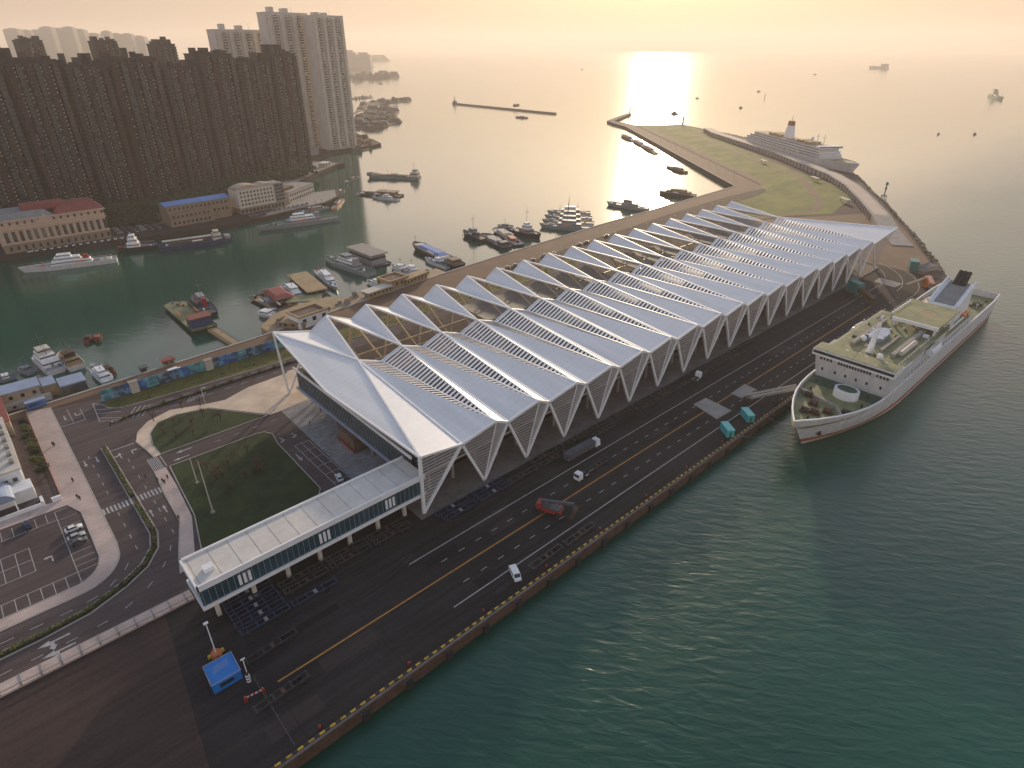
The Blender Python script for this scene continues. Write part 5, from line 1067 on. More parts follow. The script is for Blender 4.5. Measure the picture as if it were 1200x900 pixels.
Hm = MB(); skin(Hm, 3, 5); skin(Hm, 1, 2); hl = Hm.build('hull', 'hullwhite', F)
skin(St, 2, 3); St.build('hull_stripe', 'stripe', F)
# decks: foredeck lowered inside the bulwark, main deck aft
def deck(t0, t1, z, mt, name, inset=.35, k=12):
    top = []; bot = []
    for i in range(k + 1):
        t = t0 + (t1 - t0) * i / k; hd, hw, dz_ = fsec(t); x_ = fx(t, dz_) - (inset if t > .97 else 0); y_ = max(.05, hd - inset); top.append((x_, y_)); bot.append((x_, -y_))
    mb = MB(); mb.sheet(top + bot[::-1], z); mb.build(name, mt, F)
deck(.775, .985, 11.9, 'deckgreen', 'foredeck'); deck(0.0, .30, 10.2, 'deckgreen', 'aft_deck')
# bulwark rim
rim = MB()
for i in range(n):
    for s in (-1, 1):
        a, b = vs[i][5], vs[i + 1][5]; rim.beam((a[0], s * a[1], a[2]), (b[0], s * b[1], b[2] + .001), .5, .5)
rim.build('bulwark_rim', 'white', F)
fp = lambda mb, n_, m: mb.build(n_, m, F)
# superstructure: world x 238..345  -> local 59 .. -48
fp(MB().box(-50, 52, -13.6, 13.6, 10.0, 17.2), 'lower_house', 'hullwhite')
fp(MB().add([(56.4, -13.2, 11.5), (56.4, 13.2, 11.5), (58.6, 14.6, 22.2), (58.6, -14.6, 22.2), (40, -13.4, 11.5), (40, 13.4, 11.5), (40, 14.6, 22.2), (40, -14.6, 22.2)], [(0, 1, 2, 3), (4, 0, 3, 7), (1, 5, 6, 2), (7, 3, 2, 6)]), 'bridge_front', 'hullwhite')
fp(MB().box(-8, 54, -13.3, 13.3, 17.2, 22.2), 'upper_house', 'hullwhite')
fp(MB().box(52, 60.6, -15.2, 15.2, 22.2, 24.6), 'bridge', 'white')
fp(MB().box(60.61, 60.75, -14.8, 14.8, 23.1, 24.2), 'bridge_windows', 'glassd')
fp(MB().box(52.4, 60.2, -14.9, 14.9, 24.6, 24.8), 'bridge_roof', 'deckgreen')
def fz(y, z): t = (z - 11.5) / 10.7; return 56.4 + 2.2 * t + .06
for z, ys in ((20.0, [-12 + k * 1.25 for k in range(4)] + [-5.2 + k * 1.05 for k in range(12)] + [9 + k * 1.2 for k in range(4)]), (15.2, [-11, -6, -2, 2, 6, 11])):
    for y_ in ys: fp(MB().beam((fz(y_, z), y_, z), (fz(y_, z + 1.3), y_, z + 1.3), .75, .1), 'window', 'glassd')
fp(MB().box(-8, 52, -14.0, 14.0, 22.2, 22.5), 'top_deck', 'deckgreen')
fp(MB().box(-50, -8.1, -13.4, 13.4, 17.2, 17.5), 'boat_deck', 'deckgreen')
# side windows
for s in (-1, 1):
    for k in range(24): x_ = -44 + k * 3.9; fp(MB().box(x_, x_ + 1.5, s * 13.62 - .06, s * 13.62 + .06, 14.2, 15.4), 'window', 'glassd')
# deck furniture on top: long coamings, dome house, mast
for y_ in (-7.5, 7.8): fp(MB().box(6, 42, y_ - .8, y_ + .8, 22.5, 24.0), 'deck_coaming', 'concrete')
fp(MB().box(20, 40, 2.4, 3.4, 22.5, 23.6), 'deck_coaming', 'concrete')
m = MB(); pr_ = [(26 + 8 * math.cos(R(a)) * 1.0, 1 + 3.2 * math.sin(R(a)) - 4) for a in range(0, 360, 30)]; m.prism(pr_, 22.5, 24.6); fp(m, 'lounge_dome', 'ltblueroof')
fm = fp(MB().tube((44, 0, 22.5), (40.5, 0, 34), 1.3, .6, 6).beam((42.2, -3.2, 29), (42.2, 3.2, 29), .5, .4).beam((41.4, -2, 31.5), (41.4, 2, 31.5), .4, .3), 'mast', 'white')
MB().box(40, 41.5, -.05, .05, 32, 33.4).build('flag', 'red', fm)
for (x_, y_) in ((34, -6), (47, 5)): fp(MB().sphere((x_, y_, 23.6), 1.3), 'radar_dome', 'white')
fp(MB().tube((22, 9.6, 23.4), (38, 9.6, 23.4), 1.0), 'deck_pipe', 'offwhite')
# helideck
fp(MB().box(-21, 8, -4.5, 13.2, 26.0, 26.5), 'helideck', 'deckgreen'); fp(MB().prism([(-7 + 3.4 * math.cos(R(a)), 4.4 + 3.4 * math.sin(R(a))) for a in range(0, 360, 20)], 26.5, 26.53), 'helideck_circle', 'tan')
for x_ in (-20, -7, 7):
    for y_ in (-3.6, 12): fp(MB().box(x_ - .4, x_ + .4, y_ - .4, y_ + .4, 17.5 if x_ < -8 else 22.5, 26), 'helideck_post', 'white')
fp(MB().box(8.01, 8.6, -4.5, 13.2, 25.2, 26.7), 'helideck_beam', 'white')
# funnel casing
fp(MB().add([(-26, -2, 17.5), (-26, 11, 17.5), (-48, 11, 17.5), (-48, -2, 17.5), (-28, -1, 25), (-28, 10, 25), (-49, 10, 31), (-49, -1, 31)], [(0, 1, 5, 4), (1, 2, 6, 5), (2, 3, 7, 6), (3, 0, 4, 7), (4, 5, 6, 7)]), 'funnel_casing', 'white')
fp(MB().plate([(-29, .4, 25.5), (-29, 8.6, 25.5), (-48.6, 8.6, 31.1), (-48.6, .4, 31.1)], .25), 'casing_grille', 'greyroof')
for s in (-1.3, 10.3): fp(MB().beam((-28, s, 25.4), (-50, s, 32), .8, 1.4), 'casing_fin', 'white')
for y_ in (-3, 0, 3): fp(MB().tube((-46, 4.5 + y_ * .6, 30), (-51.5, 4.5 + y_ * .6, 35.5), 1.1, .95), 'exhaust_pipe', 'black')
fp(MB().box(-49.6, -49.2, 0, 9, 20, 29), 'casing_back', 'greyd')
for k in range(4): fp(MB().box(-45 + k * 2, -44.2 + k * 2, -6.2, -4.6, 17.5, 20), 'vent', 'white')
# lifeboats, rafts, winches
for s in (-1, 1):
    lb = fp(MB().tube((8, s * 15, 19.6), (19, s * 15, 19.6), 1.5, 1.5, 8), 'lifeboat', 'white'); MB().box(9, 18, s * 15 - .5, s * 15 + .5, 21.0, 21.3).build('canopy', 'offwhite', lb)
    for x_ in (9, 18): fp(MB().beam((x_, s * 13.4, 17.2), (x_, s * 15, 22.4), .4), 'davit', 'white')
for x_, y_ in ((-60, 10), (-70, -9), (-84, 8), (-92, -6)): fp(MB().tube((x_, y_ - 1.6, 11.4), (x_, y_ + 1.6, 11.4), 1.1), 'winch', 'greyd')
for x_, y_, mt in ((-64, -11.4, 'orange'), (-68, -11.0, 'orange'), (-72, -10.8, 'red'), (-40, 11.6, 'orange'), (-44, 11.8, 'orange')): fp(MB().tube((x_ - 2, y_, 18.6 if x_ > -50 else 12), (x_ + 1.6, y_, 18.6 if x_ > -50 else 12), 1.1), 'rescue_boat', mt)
fp(MB().box(-58, -50.5, -12, 12, 10.2, 14.5), 'aft_house', 'offwhite'); fp(MB().tube((-88, 3, 10.2), (-88, 3, 19), .5, .3), 'crane_post', 'tealD'); fp(MB().beam((-88, 3, 18), (-78, -2, 14), .6), 'crane_jib', 'tealD')
# foredeck: mooring winches, breakwater, white skylight housing, green forward bulkhead deck
fp(MB().box(56.6, 64, -12.2, 12.2, 11.9, 12.1), 'fore_well', 'deckdark')
hs = fp(MB().prism([(66 + 3.4 * math.cos(R(a)) * 1.1, 2.5 + 4.6 * math.sin(R(a))) for a in range(0, 360, 30)], 11.9, 15.2), 'capstan_house', 'white'); MB().prism([(66 + 2.6 * math.cos(R(a)), 2.5 + 3.6 * math.sin(R(a))) for a in range(0, 360, 30)], 15.2, 15.4).build('house_top', 'deckdark', hs)
fp(MB().beam((74, -11.6, 12.6), (78, 4, 12.6), .8, 1.5).beam((78, 4, 12.6), (84, 8.6, 12.6), .8, 1.5), 'wave_breaker', 'concrete')
for x_, y_ in ((81, -3), (83, 3), (87, 0), (79, 8), (76, -7), (88, -3)): fp(MB().tube((x_, y_ - 1.3, 13), (x_, y_ + 1.3, 13), .9).box(x_ - 1, x_ + 1, y_ - 1.8, y_ + 1.8, 11.9, 12.3), 'mooring_winch', 'rust')
for x_, y_ in ((92, 0), (90, 3), (90, -3), (70, -9), (70, 10), (62, 9), (62, -10)): fp(MB().tube((x_, y_, 11.9), (x_, y_, 13.3), .35), 'bollard', 'black')
for s in (-1, 1): fp(MB().tube((fx(.955, 7) + 0.2, s * 3.6, 7.2), (fx(.955, 7) + 1.6, s * 4.6, 6.4), .8), 'anchor', 'rust')
m = MB()
for s in (-1, 1):
    for k in range(30): x_ = -48 + k * 3.3; m.box(x_, x_ + .1, s * 12.4 - .05, s * 12.4 + .05, 22.5 if x_ > -8 else 17.5, (22.5 if x_ > -8 else 17.5) + 1.1)
fp(m, 'railing_posts', 'white')
rg = random.Random(4)
for q in range(46):
    x_, y_ = (rg.uniform(-4, 50), rg.uniform(-11.5, 11.5)) if q < 26 else (rg.uniform(-98, -60), rg.uniform(-11, 11)); z_ = 22.5 if q < 26 else 10.2; s_ = rg.uniform(.7, 1.6)
    if q % 4 == 0: fp(MB().tube((x_, y_, z_), (x_, y_, z_ + s_ * 1.3), .35).sphere((x_, y_, z_ + s_ * 1.3), .6, 8, 4), 'mushroom_vent', 'offwhite')
    else: fp(MB().rbox((x_, y_, z_), (s_ * 1.6, s_, s_ * .8), rg.choice((0, PI / 2)), .92), 'deck_locker', rg.choice(('white', 'grey', 'deckdark', 'offwhite', 'rust')))
for s in (-1, 1):
    for k in range(9): fp(MB().tube((-44 + k * 3.2, s * 12.2, 18.3), (-42.4 + k * 3.2, s * 12.2, 18.3), .5, .5, 8), 'life_raft', 'white')
for y_ in (-10.5, -3.5, 3.5, 10.5): fp(MB().beam((58.6, y_, 24.8), (58.6, y_, 27.2), .12).box(58.4, 58.8, y_ - .5, y_ + .5, 26.9, 27.1), 'lamp_bar', 'white')
fp(MB().beam((43, 0, 31), (94, 0, 15.5), .08, .08), 'rigging_wire', 'greyd')
fp(MB().box(-8, 52, 12.35, 12.45, 23.55, 23.65).box(-8, 52, -12.45, -12.35, 23.55, 23.65), 'handrail', 'white')

# ================================================================ CRUISE LINER (far, beyond the breakwater)
bx, by = 766.0, 268.0; hd_ = R(54); Lc = 258.0
cx_, cy_ = bx + math.cos(hd_) * Lc / 2, by + math.sin(hd_) * Lc / 2
CL = thing('cruise_liner', 'white cruise liner with a single funnel moored behind the long breakwater', 'cruise ship', (cx_, cy_, WZ), hd_ + PI)
h, dk = hull_mb(Lc, 29, 12, .24, .92, .28, 1.0, .9, 24, .6); h.build('hull', 'hullwhite', CL); dk.build('main_deck', 'deckgreen', CL)
cp_ = lambda mb, n_, m: mb.build(n_, m, CL)
for k, (x0, x1, w_) in enumerate(((-124, 74, 28), (-122, 72, 27.4), (-114, 69, 26.6), (-104, 66, 25))):
    z = 11.5 + k * 2.9
    cp_(MB().box(x0, x1, -w_ / 2, w_ / 2, z, z + 2.7), 'deck_house', 'hullwhite')
    cp_(MB().box(x0 + 1, x1 - 1, -w_ / 2 - .08, w_ / 2 + .08, z + .9, z + 1.9), 'window_band', 'greyd')
cp_(MB().box(62, 69, -15, 15, 23.1, 25.6), 'bridge', 'white'); cp_(MB().box(69.01, 69.2, -14.4, 14.4, 24, 25), 'bridge_windows', 'glassd')
cp_(MB().box(-104, 61, -11, 11, 23.1, 23.5), 'sun_deck', 'tan')
for x_ in (-70, -52, 4, 22): cp_(MB().box(x_, x_ + 12, -8, 8, 23.5, 26.2), 'deck_lounge', 'tan')
cp_(MB().rbox((-30, 0, 23.5), (15, 8, 15), 0, .62), 'funnel', 'white'); cp_(MB().rbox((-30, 0, 38.5), (9.6, 5.4, 5.5), 0, .85), 'funnel_cap', 'hullred'); cp_(MB().tube((-30, 0, 44), (-30, 0, 51), .4, .2), 'funnel_aerial', 'greyd')
for x_ in (38, 52): cp_(MB().tube((x_, 0, 25), (x_, 0, 37), .5, .3).box(x_ - .2, x_ + .2, -3, 3, 33, 33.5), 'mast', 'white')
cp_(MB().sphere((26, 0, 29), 2.4), 'radar_dome', 'white')
for s in (-1, 1):
    for k in range(9): x_ = -84 + k * 13; cp_(MB().tube((x_, s * 14.6, 13.8), (x_ + 8, s * 14.6, 13.8), 1.2), 'lifeboat', 'offwhite')
# ================================================================ QUAY AND STREET FURNITURE
# ---- container chassis trailers
M['chas'] = mat('grimy_chassis_steel', (0.045, 0.043, 0.045), 0.7, 0, 0.35, 0.6)
def chassis(x, y, rz, label, m1='navy', m2='greyd'):
    t = thing('trailer_chassis', label, 'trailer', (x, y, 0), rz, 'container trailer chassis')
    MB().box(0, 12.4, .25, .5, 1.0, 1.35).box(0, 12.4, 1.9, 2.15, 1.0, 1.35).build('frame', m1, t)
    for k, xx in enumerate((0, 4.0, 8.3, 12.1)): MB().box(xx, xx + .35, 0, 2.4, 1.05, 1.4).build('crossbeam', m1, t)
    MB().box(6.0, 6.8, .5, 1.9, 1.0, 1.42).build('centre_plate', 'grey' if m1 == 'navy' else 'rust', t)
    for xx in (9.3, 10.7):
        for yy in (.0, 1.95): MB().tube((xx, yy, .5), (xx, yy + .45, .5), .5, .5, 8).build('wheel', 'black', t)
    MB().box(1.6, 1.8, .4, .6, 0, 1.0).box(1.6, 1.8, 1.8, 2.0, 0, 1.0).build('landing_leg', m2, t)
    return t
c0 = chassis(19.6, 117.3, 0, "blue container trailer chassis in the parked block of five under the skywalk")
for x, y in ((19.4, 120.2), (19.5, 123.3), (19.4, 126.3), (19.6, 129.4)): dup(c0, (x, y, 0), 0)
dup(c0, (32.7, 117.3, 0), .0, 'lone blue container trailer chassis parked in front of the skywalk block')
lb = 'dark container trailer chassis in the double row under the skywalk'
c1 = chassis(32.9, 122.4, 0, lb, 'chas')
for x, y in ((32.7, 125.3), (46.1, 122.6), (46.2, 125.4), (59.5, 122.5), (59.3, 125.3)): dup(c1, (x, y, 0), 0, lb)
lb = 'dark container trailer chassis in the rows along the foot of the terminal front'
r0 = None
for i in range(14):
    for y in (117.2, 120.3):
        if (i * 2 + (y > 118)) % 7 == 5 or 128 < 80 + i * 13.4 < 146 and y < 118: continue
        dup(c1 if i > 1 else c0, (80 + i * 13.4 + random.uniform(-.6, .6), y + random.uniform(-.3, .3), 0), random.uniform(-.02, .02), lb)
dup(c1, (86.0, 85.6, 0), .03, 'bare trailer chassis nearest the quay edge, left one of the pair by the kerb'); dup(c1, (99.6, 85.6, 0), .02, 'bare trailer chassis nearest the quay edge, right one of the pair by the kerb')
dup(c1, (128.6, 104.0, 0), .03, 'bare trailer chassis hitched behind the white tractor on the orange line')
chassis(14.4, 95.6, .06, 'bare black flat chassis right of the red and white barrier', 'hullblack', 'hullblack'); chassis(17.6, 108.6, .05, 'bare black flat chassis right of the blue cabin', 'hullblack', 'hullblack')

# ---- vehicles
def wheels(t, xs, w_, r=.36):
    for xx in xs:
        for s in (-1, 1): wh = MB().tube((xx, s * (w_ / 2 - .2), r), (xx, s * (w_ / 2 + .02), r), r, r, 10).build('wheel', 'black', t)
def car(x, y, rz, label, paint, kind='car', group=None):
    t = thing('parked_car' if kind == 'car' else kind, label, 'car' if kind == 'car' else kind, (x, y, 0), rz, group)
    prof = [(-2.2, .35), (-2.25, .85), (-2.0, 1.0), (-1.5, 1.05), (.95, 1.0), (1.9, .85), (2.2, .65), (2.2, .35)]
    def ex(prof, w0, w1=None):
        w1 = w1 or w0; k = len(prof); return MB().add([(a, -w0 / 2, b) for a, b in prof] + [(a, w0 / 2, b) for a, b in prof], [tuple(range(k - 1, -1, -1)), tuple(range(k, 2 * k))] + [(i, (i + 1) % k, k + (i + 1) % k, k + i) for i in range(k)])
    ex(prof[::-1], 1.8).build('body', paint, t)
    MB().add([(-1.75, -.8, 1.03), (1.0, -.8, 1.0), (1.0, .8, 1.0), (-1.75, .8, 1.03), (-1.2, -.66, 1.48), (.25, -.66, 1.48), (.25, .66, 1.48), (-1.2, .66, 1.48)], [(0, 1, 5, 4), (1, 2, 6, 5), (2, 3, 7, 6), (3, 0, 4, 7), (4, 5, 6, 7)]).build('windows', 'glassd', t)
    MB().rbox((-.47, 0, 1.481), (1.5, 1.36, .06), 0, .95).build('roof', paint, t)
    for s in (-1, 1): MB().box(2.18, 2.24, s * .6 - .2, s * .6 + .2, .6, .78).build('headlight', 'white', t); MB().box(-2.27, -2.22, s * .6 - .2, s * .6 + .2, .7, .88).build('tail_light', 'red', t)
    wheels(t, (-1.35, 1.4), 1.8, .33); return t
car(-2.2, 189.3, 0.0, 'white parked car, uppermost of the three in the right-hand stalls', 'white')
car(-2.3, 184.9, 0.03, 'silver parked car, middle one of the three in the right-hand stalls', 'silver')
car(-2.4, 182.0, 0.0, 'dark parked car, lowest of the three in the right-hand stalls', 'greyd')
car(-12.2, 200.2, R(92), 'dark blue parked car alone in the upper row of the car park', 'navy')
car(-12.3, 284.3, R(80), 'silver car parked in the yard left of the blue booth', 'silver')
car(67.6, 158.6, R(78), 'white car parked beside the skywalk in front of the terminal entrance', 'white')
def van(x, y, rz, label):
    t = thing('white_van', label, 'van', (x, y, 0), rz)
    prof = [(-2.4, .4), (-2.4, 1.9), (-2.2, 2.05), (1.2, 2.05), (1.9, 1.3), (2.4, 1.1), (2.45, .4)]; k = len(prof); prof = prof[::-1]
    MB().add([(a, -.95, b) for a, b in prof] + [(a, .95, b) for a, b in prof], [tuple(range(k - 1, -1, -1)), tuple(range(k, 2 * k))] + [(i, (i + 1) % k, k + (i + 1) % k, k + i) for i in range(k)]).build('body', 'white', t)
    MB().beam((1.3, -.8, 2.0), (1.3, .8, 2.0), .04, .04).add([(1.28, -.82, 2.0), (1.28, .82, 2.0), (1.97, .82, 1.3), (1.97, -.82, 1.3)], [(0, 3, 2, 1)]).build('windscreen', 'glassd', t)
    for s in (-1, 1): MB().box(-1.9, 1.1, s * .96 - .02, s * .96 + .02, 1.25, 1.8).build('side_window', 'glassd', t); MB().box(2.42, 2.48, s * .7 - .15, s * .7 + .15, .75, .95).build('headlight', 'yellow', t)
    wheels(t, (-1.5, 1.5), 1.9); return t
van(81.7, 88.3, R(-112), 'white minivan on the quay beside the right-hand white lane line')
def truck(x, y, rz):
    t = thing('covered_lorry', 'long articulated lorry with grey tarpaulin trailer and white cab beside the terminal', 'lorry', (x, y, 0), rz)
    MB().box(-9, 4.4, -1.3, 1.3, 1.2, 3.7).build('trailer', 'greyd', t); MB().box(-9, 4.4, -1.1, 1.1, .9, 1.2).build('trailer_frame', 'black', t)
    cb = MB().add([(5.2, -1.2, .7), (7.4, -1.2, .7), (7.4, 1.2, .7), (5.2, 1.2, .7), (5.2, -1.15, 3.4), (7.0, -1.15, 3.4), (7.0, 1.15, 3.4), (5.2, 1.15, 3.4)], [(0, 1, 5, 4), (1, 2, 6, 5), (2, 3, 7, 6), (3, 0, 4, 7), (4, 5, 6, 7), (3, 2, 1, 0)]).build('cab', 'white', t)
    MB().add([(7.30, -1.05, 1.9), (7.30, 1.05, 1.9), (7.09, 1.0, 3.1), (7.09, -1.0, 3.1)], [(0, 1, 2, 3)]).build('windscreen', 'glassd', cb)
    m = MB()
    for k in range(9): m.box(-8.6 + k * 1.55, -8.5 + k * 1.55, -1.33, 1.33, 3.66, 3.74)
    m.build('tarpaulin_straps', 'greyd', t); wheels(t, (-7.6, -6.4, -5.2, 2.4, 6.4), 2.5, .5)
truck(138.2, 114.2, -.03)
def tractor(x, y, rz, label):
    t = thing('tractor_unit', label, 'truck', (x, y, 0), rz)
    MB().rbox((1.4, 0, .7), (2.0, 2.4, 2.5), 0, .93).build('cab', 'white', t); MB().box(-3, .4, -.5, .5, .7, 1.0).build('chassis', 'greyd', t); MB().tube((-1.9, 0, 1.0), (-1.9, 0, 1.25), .7).build('fifth_wheel', 'black', t)
    MB().box(2.38, 2.45, -.95, .95, 1.9, 2.8).build('windscreen', 'glassd', t); MB().box(-2.6, -1.2, -1.25, -.9, 1.05, 1.15).box(-2.6, -1.2, .9, 1.25, 1.05, 1.15).build('mudguard', 'white', t); wheels(t, (-1.9, 1.5), 2.4, .5)
tractor(126.6, 105.0, 3.2, 'white yard tractor unit standing by the orange centre line')
tractor(214.6, 117.8, .2, 'white yard tractor unit alone near the feet of the terminal legs')
# reach stacker
rs = thing('reach_stacker', 'red container reach stacker with a raised boom on the orange centre line', 'crane truck', (107.5, 99.6, 0), R(-66))
MB().box(-4.5, 3.2, -1.7, 1.7, .9, 2.0).build('body', 'red', rs); MB().rbox((-4.0, 0, 2.0), (1.8, 3.2, 1.1), 0, .9).build('counterweight', 'red', rs)
cb = MB().rbox((-1.6, 0, 2.0), (1.8, 1.5, 1.9), 0, .85).build('cab', 'greyd', rs)
MB().beam((-3.6, 0, 3.6), (6.8, 0, 5.4), .8, .9).build('boom', 'greyd', rs); MB().beam((6.6, 0, 5.2), (7.0, 0, 2.6), .7).build('boom_head', 'greyd', rs)
MB().box(6.5, 7.4, -3.1, 3.1, 2.2, 2.6).build('spreader', 'rust', rs); MB().box(-3.2, 2.8, -1.3, 1.3, 2.0, 2.3).build('deck_plate', 'greyd', rs)
for s in (-1, 1): MB().tube((1.6, s * .8, 1.9), (3.2, s * .7, 4.2), .2).build('lift_cylinder', 'grey', rs)
for xx, r_ in ((-3.4, .8), (2.2, .95)):
    for s in (-1, 1): MB().tube((xx, s * 1.2, r_), (xx, s * 2.1, r_), r_, r_, 12).build('wheel', 'black', rs)
# teal mobile cabins
def cabin(x, y, rz, label):
    t = thing('teal_trailer_cabin', label, 'cabin', (x, y, 0), rz)
    MB().box(-3.1, 3.1, -1.3, 1.3, .6, 3.4).build('body', 'teal', t); MB().box(-3.2, 3.2, -1.4, 1.4, 3.4, 3.6).build('roof', 'teal', t)
    for k in range(4): MB().box(-2.6 + k * 1.4, -1.7 + k * 1.4, -1.33, -1.28, 1.7, 2.7).build('window', 'glassd', t)
    MB().box(-3.14, -3.08, -.5, .5, .7, 2.8).build('door', 'tealD', t); wheels(t, (-1.9, 1.9), 2.5, .4)
cabin(186.0, 86.8, .95, 'teal trailer cabin on the quay, the one farther from the ferry'); cabin(200.9, 87.0, .95, 'teal trailer cabin on the quay, the one nearer the ferry bow')
# gangways
gw = thing('boarding_gangway', 'long dirty white boarding gangway reaching from the quay to the ferry bow', 'gangway', (222, 88, 0))
MB().beam((214.8, 93.6, 1.4), (227, 80.5, 6.5), 2.4, .4).build('ramp', 'concrete', gw, world=True)
for s in (-1.1, 1.1): MB().beam((214.8, 93.6 + s, 2.4), (227, 80.5 + s, 7.5), .15, .9).build('side_rail', 'offwhite', gw, world=True)
MB().box(221, 223, 85.4, 87, 0, 3.6).build('support', 'greyd', gw, world=True); MB().rbox((214.6, 93.9, 0), (3, 2.6, 1.4), -.8).build('foot', 'rust', gw, world=True)
g2 = thing('mobile_gangway', 'teal covered mobile boarding bridge standing on the quay beside the terminal legs', 'boarding bridge', (366, 109, 0))
MB().rbox((370, 114.5, 2), (9, 5, 6), R(60), .9).build('cab', 'tealD', g2, world=True); MB().beam((368, 111, 5), (361, 101, 3), 3, 2.2).build('tunnel', 'rust', g2, world=True)
for x, y in ((371, 117), (368, 112), (362, 102.5)): MB().rbox((x, y, 0), (1.6, 2.6, 2.4)).build('bogie', 'greyd', g2, world=True)
MB().rbox((374, 117.5, 0), (4, 3, 8), R(60), .8).build('lift_tower', 'tealD', g2, world=True)
g3 = thing('stern_gangway', 'pale gangway with red truss from the quay to the ferry stern', 'gangway', (412, 92, 0))
MB().beam((403.5, 98.5, 2.4), (417, 91.5, 6), 2.2, .5).build('ramp', 'tan', g3, world=True); MB().beam((417, 91.5, 6), (396, 84, 8), 2.4, 1.4).build('truss', 'hullred', g3, world=True); MB().rbox((416, 92, 0), (3, 3, 6)).build('tower', 'orange', g3, world=True)
g4 = thing('quay_cabin', 'dull teal cabin at the far quay corner beyond the ferry', 'cabin', (447, 108.5, 0), .4)
MB().box(-4, 4, -2.4, 2.4, 0.4, 5.6).build('body', 'tealD', g4); MB().box(-4.2, 4.2, -2.6, 2.6, 5.6, 5.9).build('roof', 'tealD', g4); MB().box(-3, 3, -2.46, -2.38, 2.6, 4.4).build('window', 'glassd', g4)
MB().box(-4, 4, -2, 2, 0, .4).build('skid', 'greyd', g4)
g5 = thing('loading_ramp', 'pale concrete loading ramp at the far quay corner', 'ramp', (452, 102, 0), -.3)
MB().add([(-6, -3, 0), (6, -3, 0), (6, 3, 0), (-6, 3, 0), (6, -3, 3), (6, 3, 3)], [(0, 1, 4), (3, 5, 2), (0, 4, 5, 3), (1, 2, 5, 4), (3, 2, 1, 0)]).build('ramp', 'concrete', g5); MB().box(-6, 6, -3.3, -3, 0, 3.4).box(-6, 6, 3, 3.3, 0, 3.4).build('side_wall', 'concrete', g5)

# ---- blue cabin with light mast, barrier, poles
bb = thing('blue_cabin', 'bright blue container cabin with a pale rim on its flat roof', 'cabin', (12.6, 110.3, 0), -.03)
MB().box(-3.1, 3.1, -3.1, 3.1, 0.15, 2.9).build('body', 'blue', bb); MB().box(-2.9, 2.9, -2.9, 2.9, 2.9, 2.98).build('roof', 'blue', bb)
rm = MB()
for a, b in (((-3.1, -3.1), (3.1, -3.1)), ((3.1, -3.1), (3.1, 3.1)), ((3.1, 3.1), (-3.1, 3.1)), ((-3.1, 3.1), (-3.1, -3.1))): rm.beam((*a, 3.0), (*b, 3.0), .16, .22)
rm.build('roof_rim', 'ltblueroof', bb); MB().box(-3.16, -3.08, -.6, .5, .2, 2.2).build('door', 'ltblueroof', bb); MB().box(-1.6, 1.4, -3.16, -3.08, 1.2, 2.2).build('window', 'glassd', bb)
MB().sheet([(-1.9, -.4), (1.6, .2), (1.8, 1.9), (-1.4, 1.6)], 2.985).build('roof_stain', 'blueroof', bb)
lm = thing('light_mast', 'leaning white light mast on an orange ballast base behind the blue cabin', 'light mast', (13.4, 117.6, 0))
MB().tube((0, 0, 0), (0, 0, .7), 1.4, 1.2, 10).build('ballast_base', 'orange', lm)
for s in (0, 1, 2, 3): MB().rbox((1.5 * math.cos(s * PI / 2), 1.5 * math.sin(s * PI / 2), 0), (.7, .7, .8), 0, .8).build('ballast_drum', 'red' if s % 2 else 'yellow', lm)
MB().tube((0, 0, .7), (0, 0, 10.5), .16, .1).build('pole', 'white', lm); MB().box(-.5, .5, -.25, .25, 10.4, 10.75).build('lamp_head', 'white', lm)
cm = thing('camera_mast', 'short white camera mast right of the blue cabin', 'mast', (16.6, 106.8, 0))
MB().tube((0, 0, 0), (0, 0, 6), .12, .09).build('pole', 'white', cm); MB().box(-.5, .5, -.12, .12, 5.9, 6.15).build('arm', 'white', cm); MB().rbox((0, 0, 0), (.9, .9, .5)).build('base', 'grey', cm)
gs = thing('traffic_post', 'black post with three pale stripes beside the camera mast', 'post', (16.2, 104.9, 0)); MB().tube((0, 0, 0), (0, 0, 3.4), .35).build('post', 'black', gs)
for k in range(3): MB().tube((0, 0, .8 + k * .9), (0, 0, 1.2 + k * .9), .45).build('stripe', 'white', gs)
br = thing('road_barrier', 'red and white striped road barrier on two red feet', 'barrier', (15.8, 101.0, 0), -.15)
MB().box(-2, 2, -.06, .06, .7, 1.15).build('barrier_board', 'redwhite', br)
for s in (-1, 1): MB().rbox((s * 1.9, 0, 0), (.7, 1.0, 1.1), 0, .6).build('foot', 'red', br); MB().tube((s * 1.9, 0, 1.1), (s * 1.9, 0, 1.5), .14).build('warning_lamp', 'orange', br)
# low fence line across the quay
fn = thing('crossing_fence', 'low dark chain fence running across the quay to the yellow kerb', 'fence', (17.4, 94, 0))
for k in range(11): y = 84.6 + k * 2.1; MB().tube((17.3 + k * .05, y, 0), (17.3 + k * .05, y, 1.1), .09).build('post', 'greyd', fn, world=True)
MB().box(17.32, 17.38, 84.6, 105.6, .95, 1.0).box(17.32, 17.38, 84.6, 105.6, .5, .54).build('chain', 'greyd', fn, world=True)
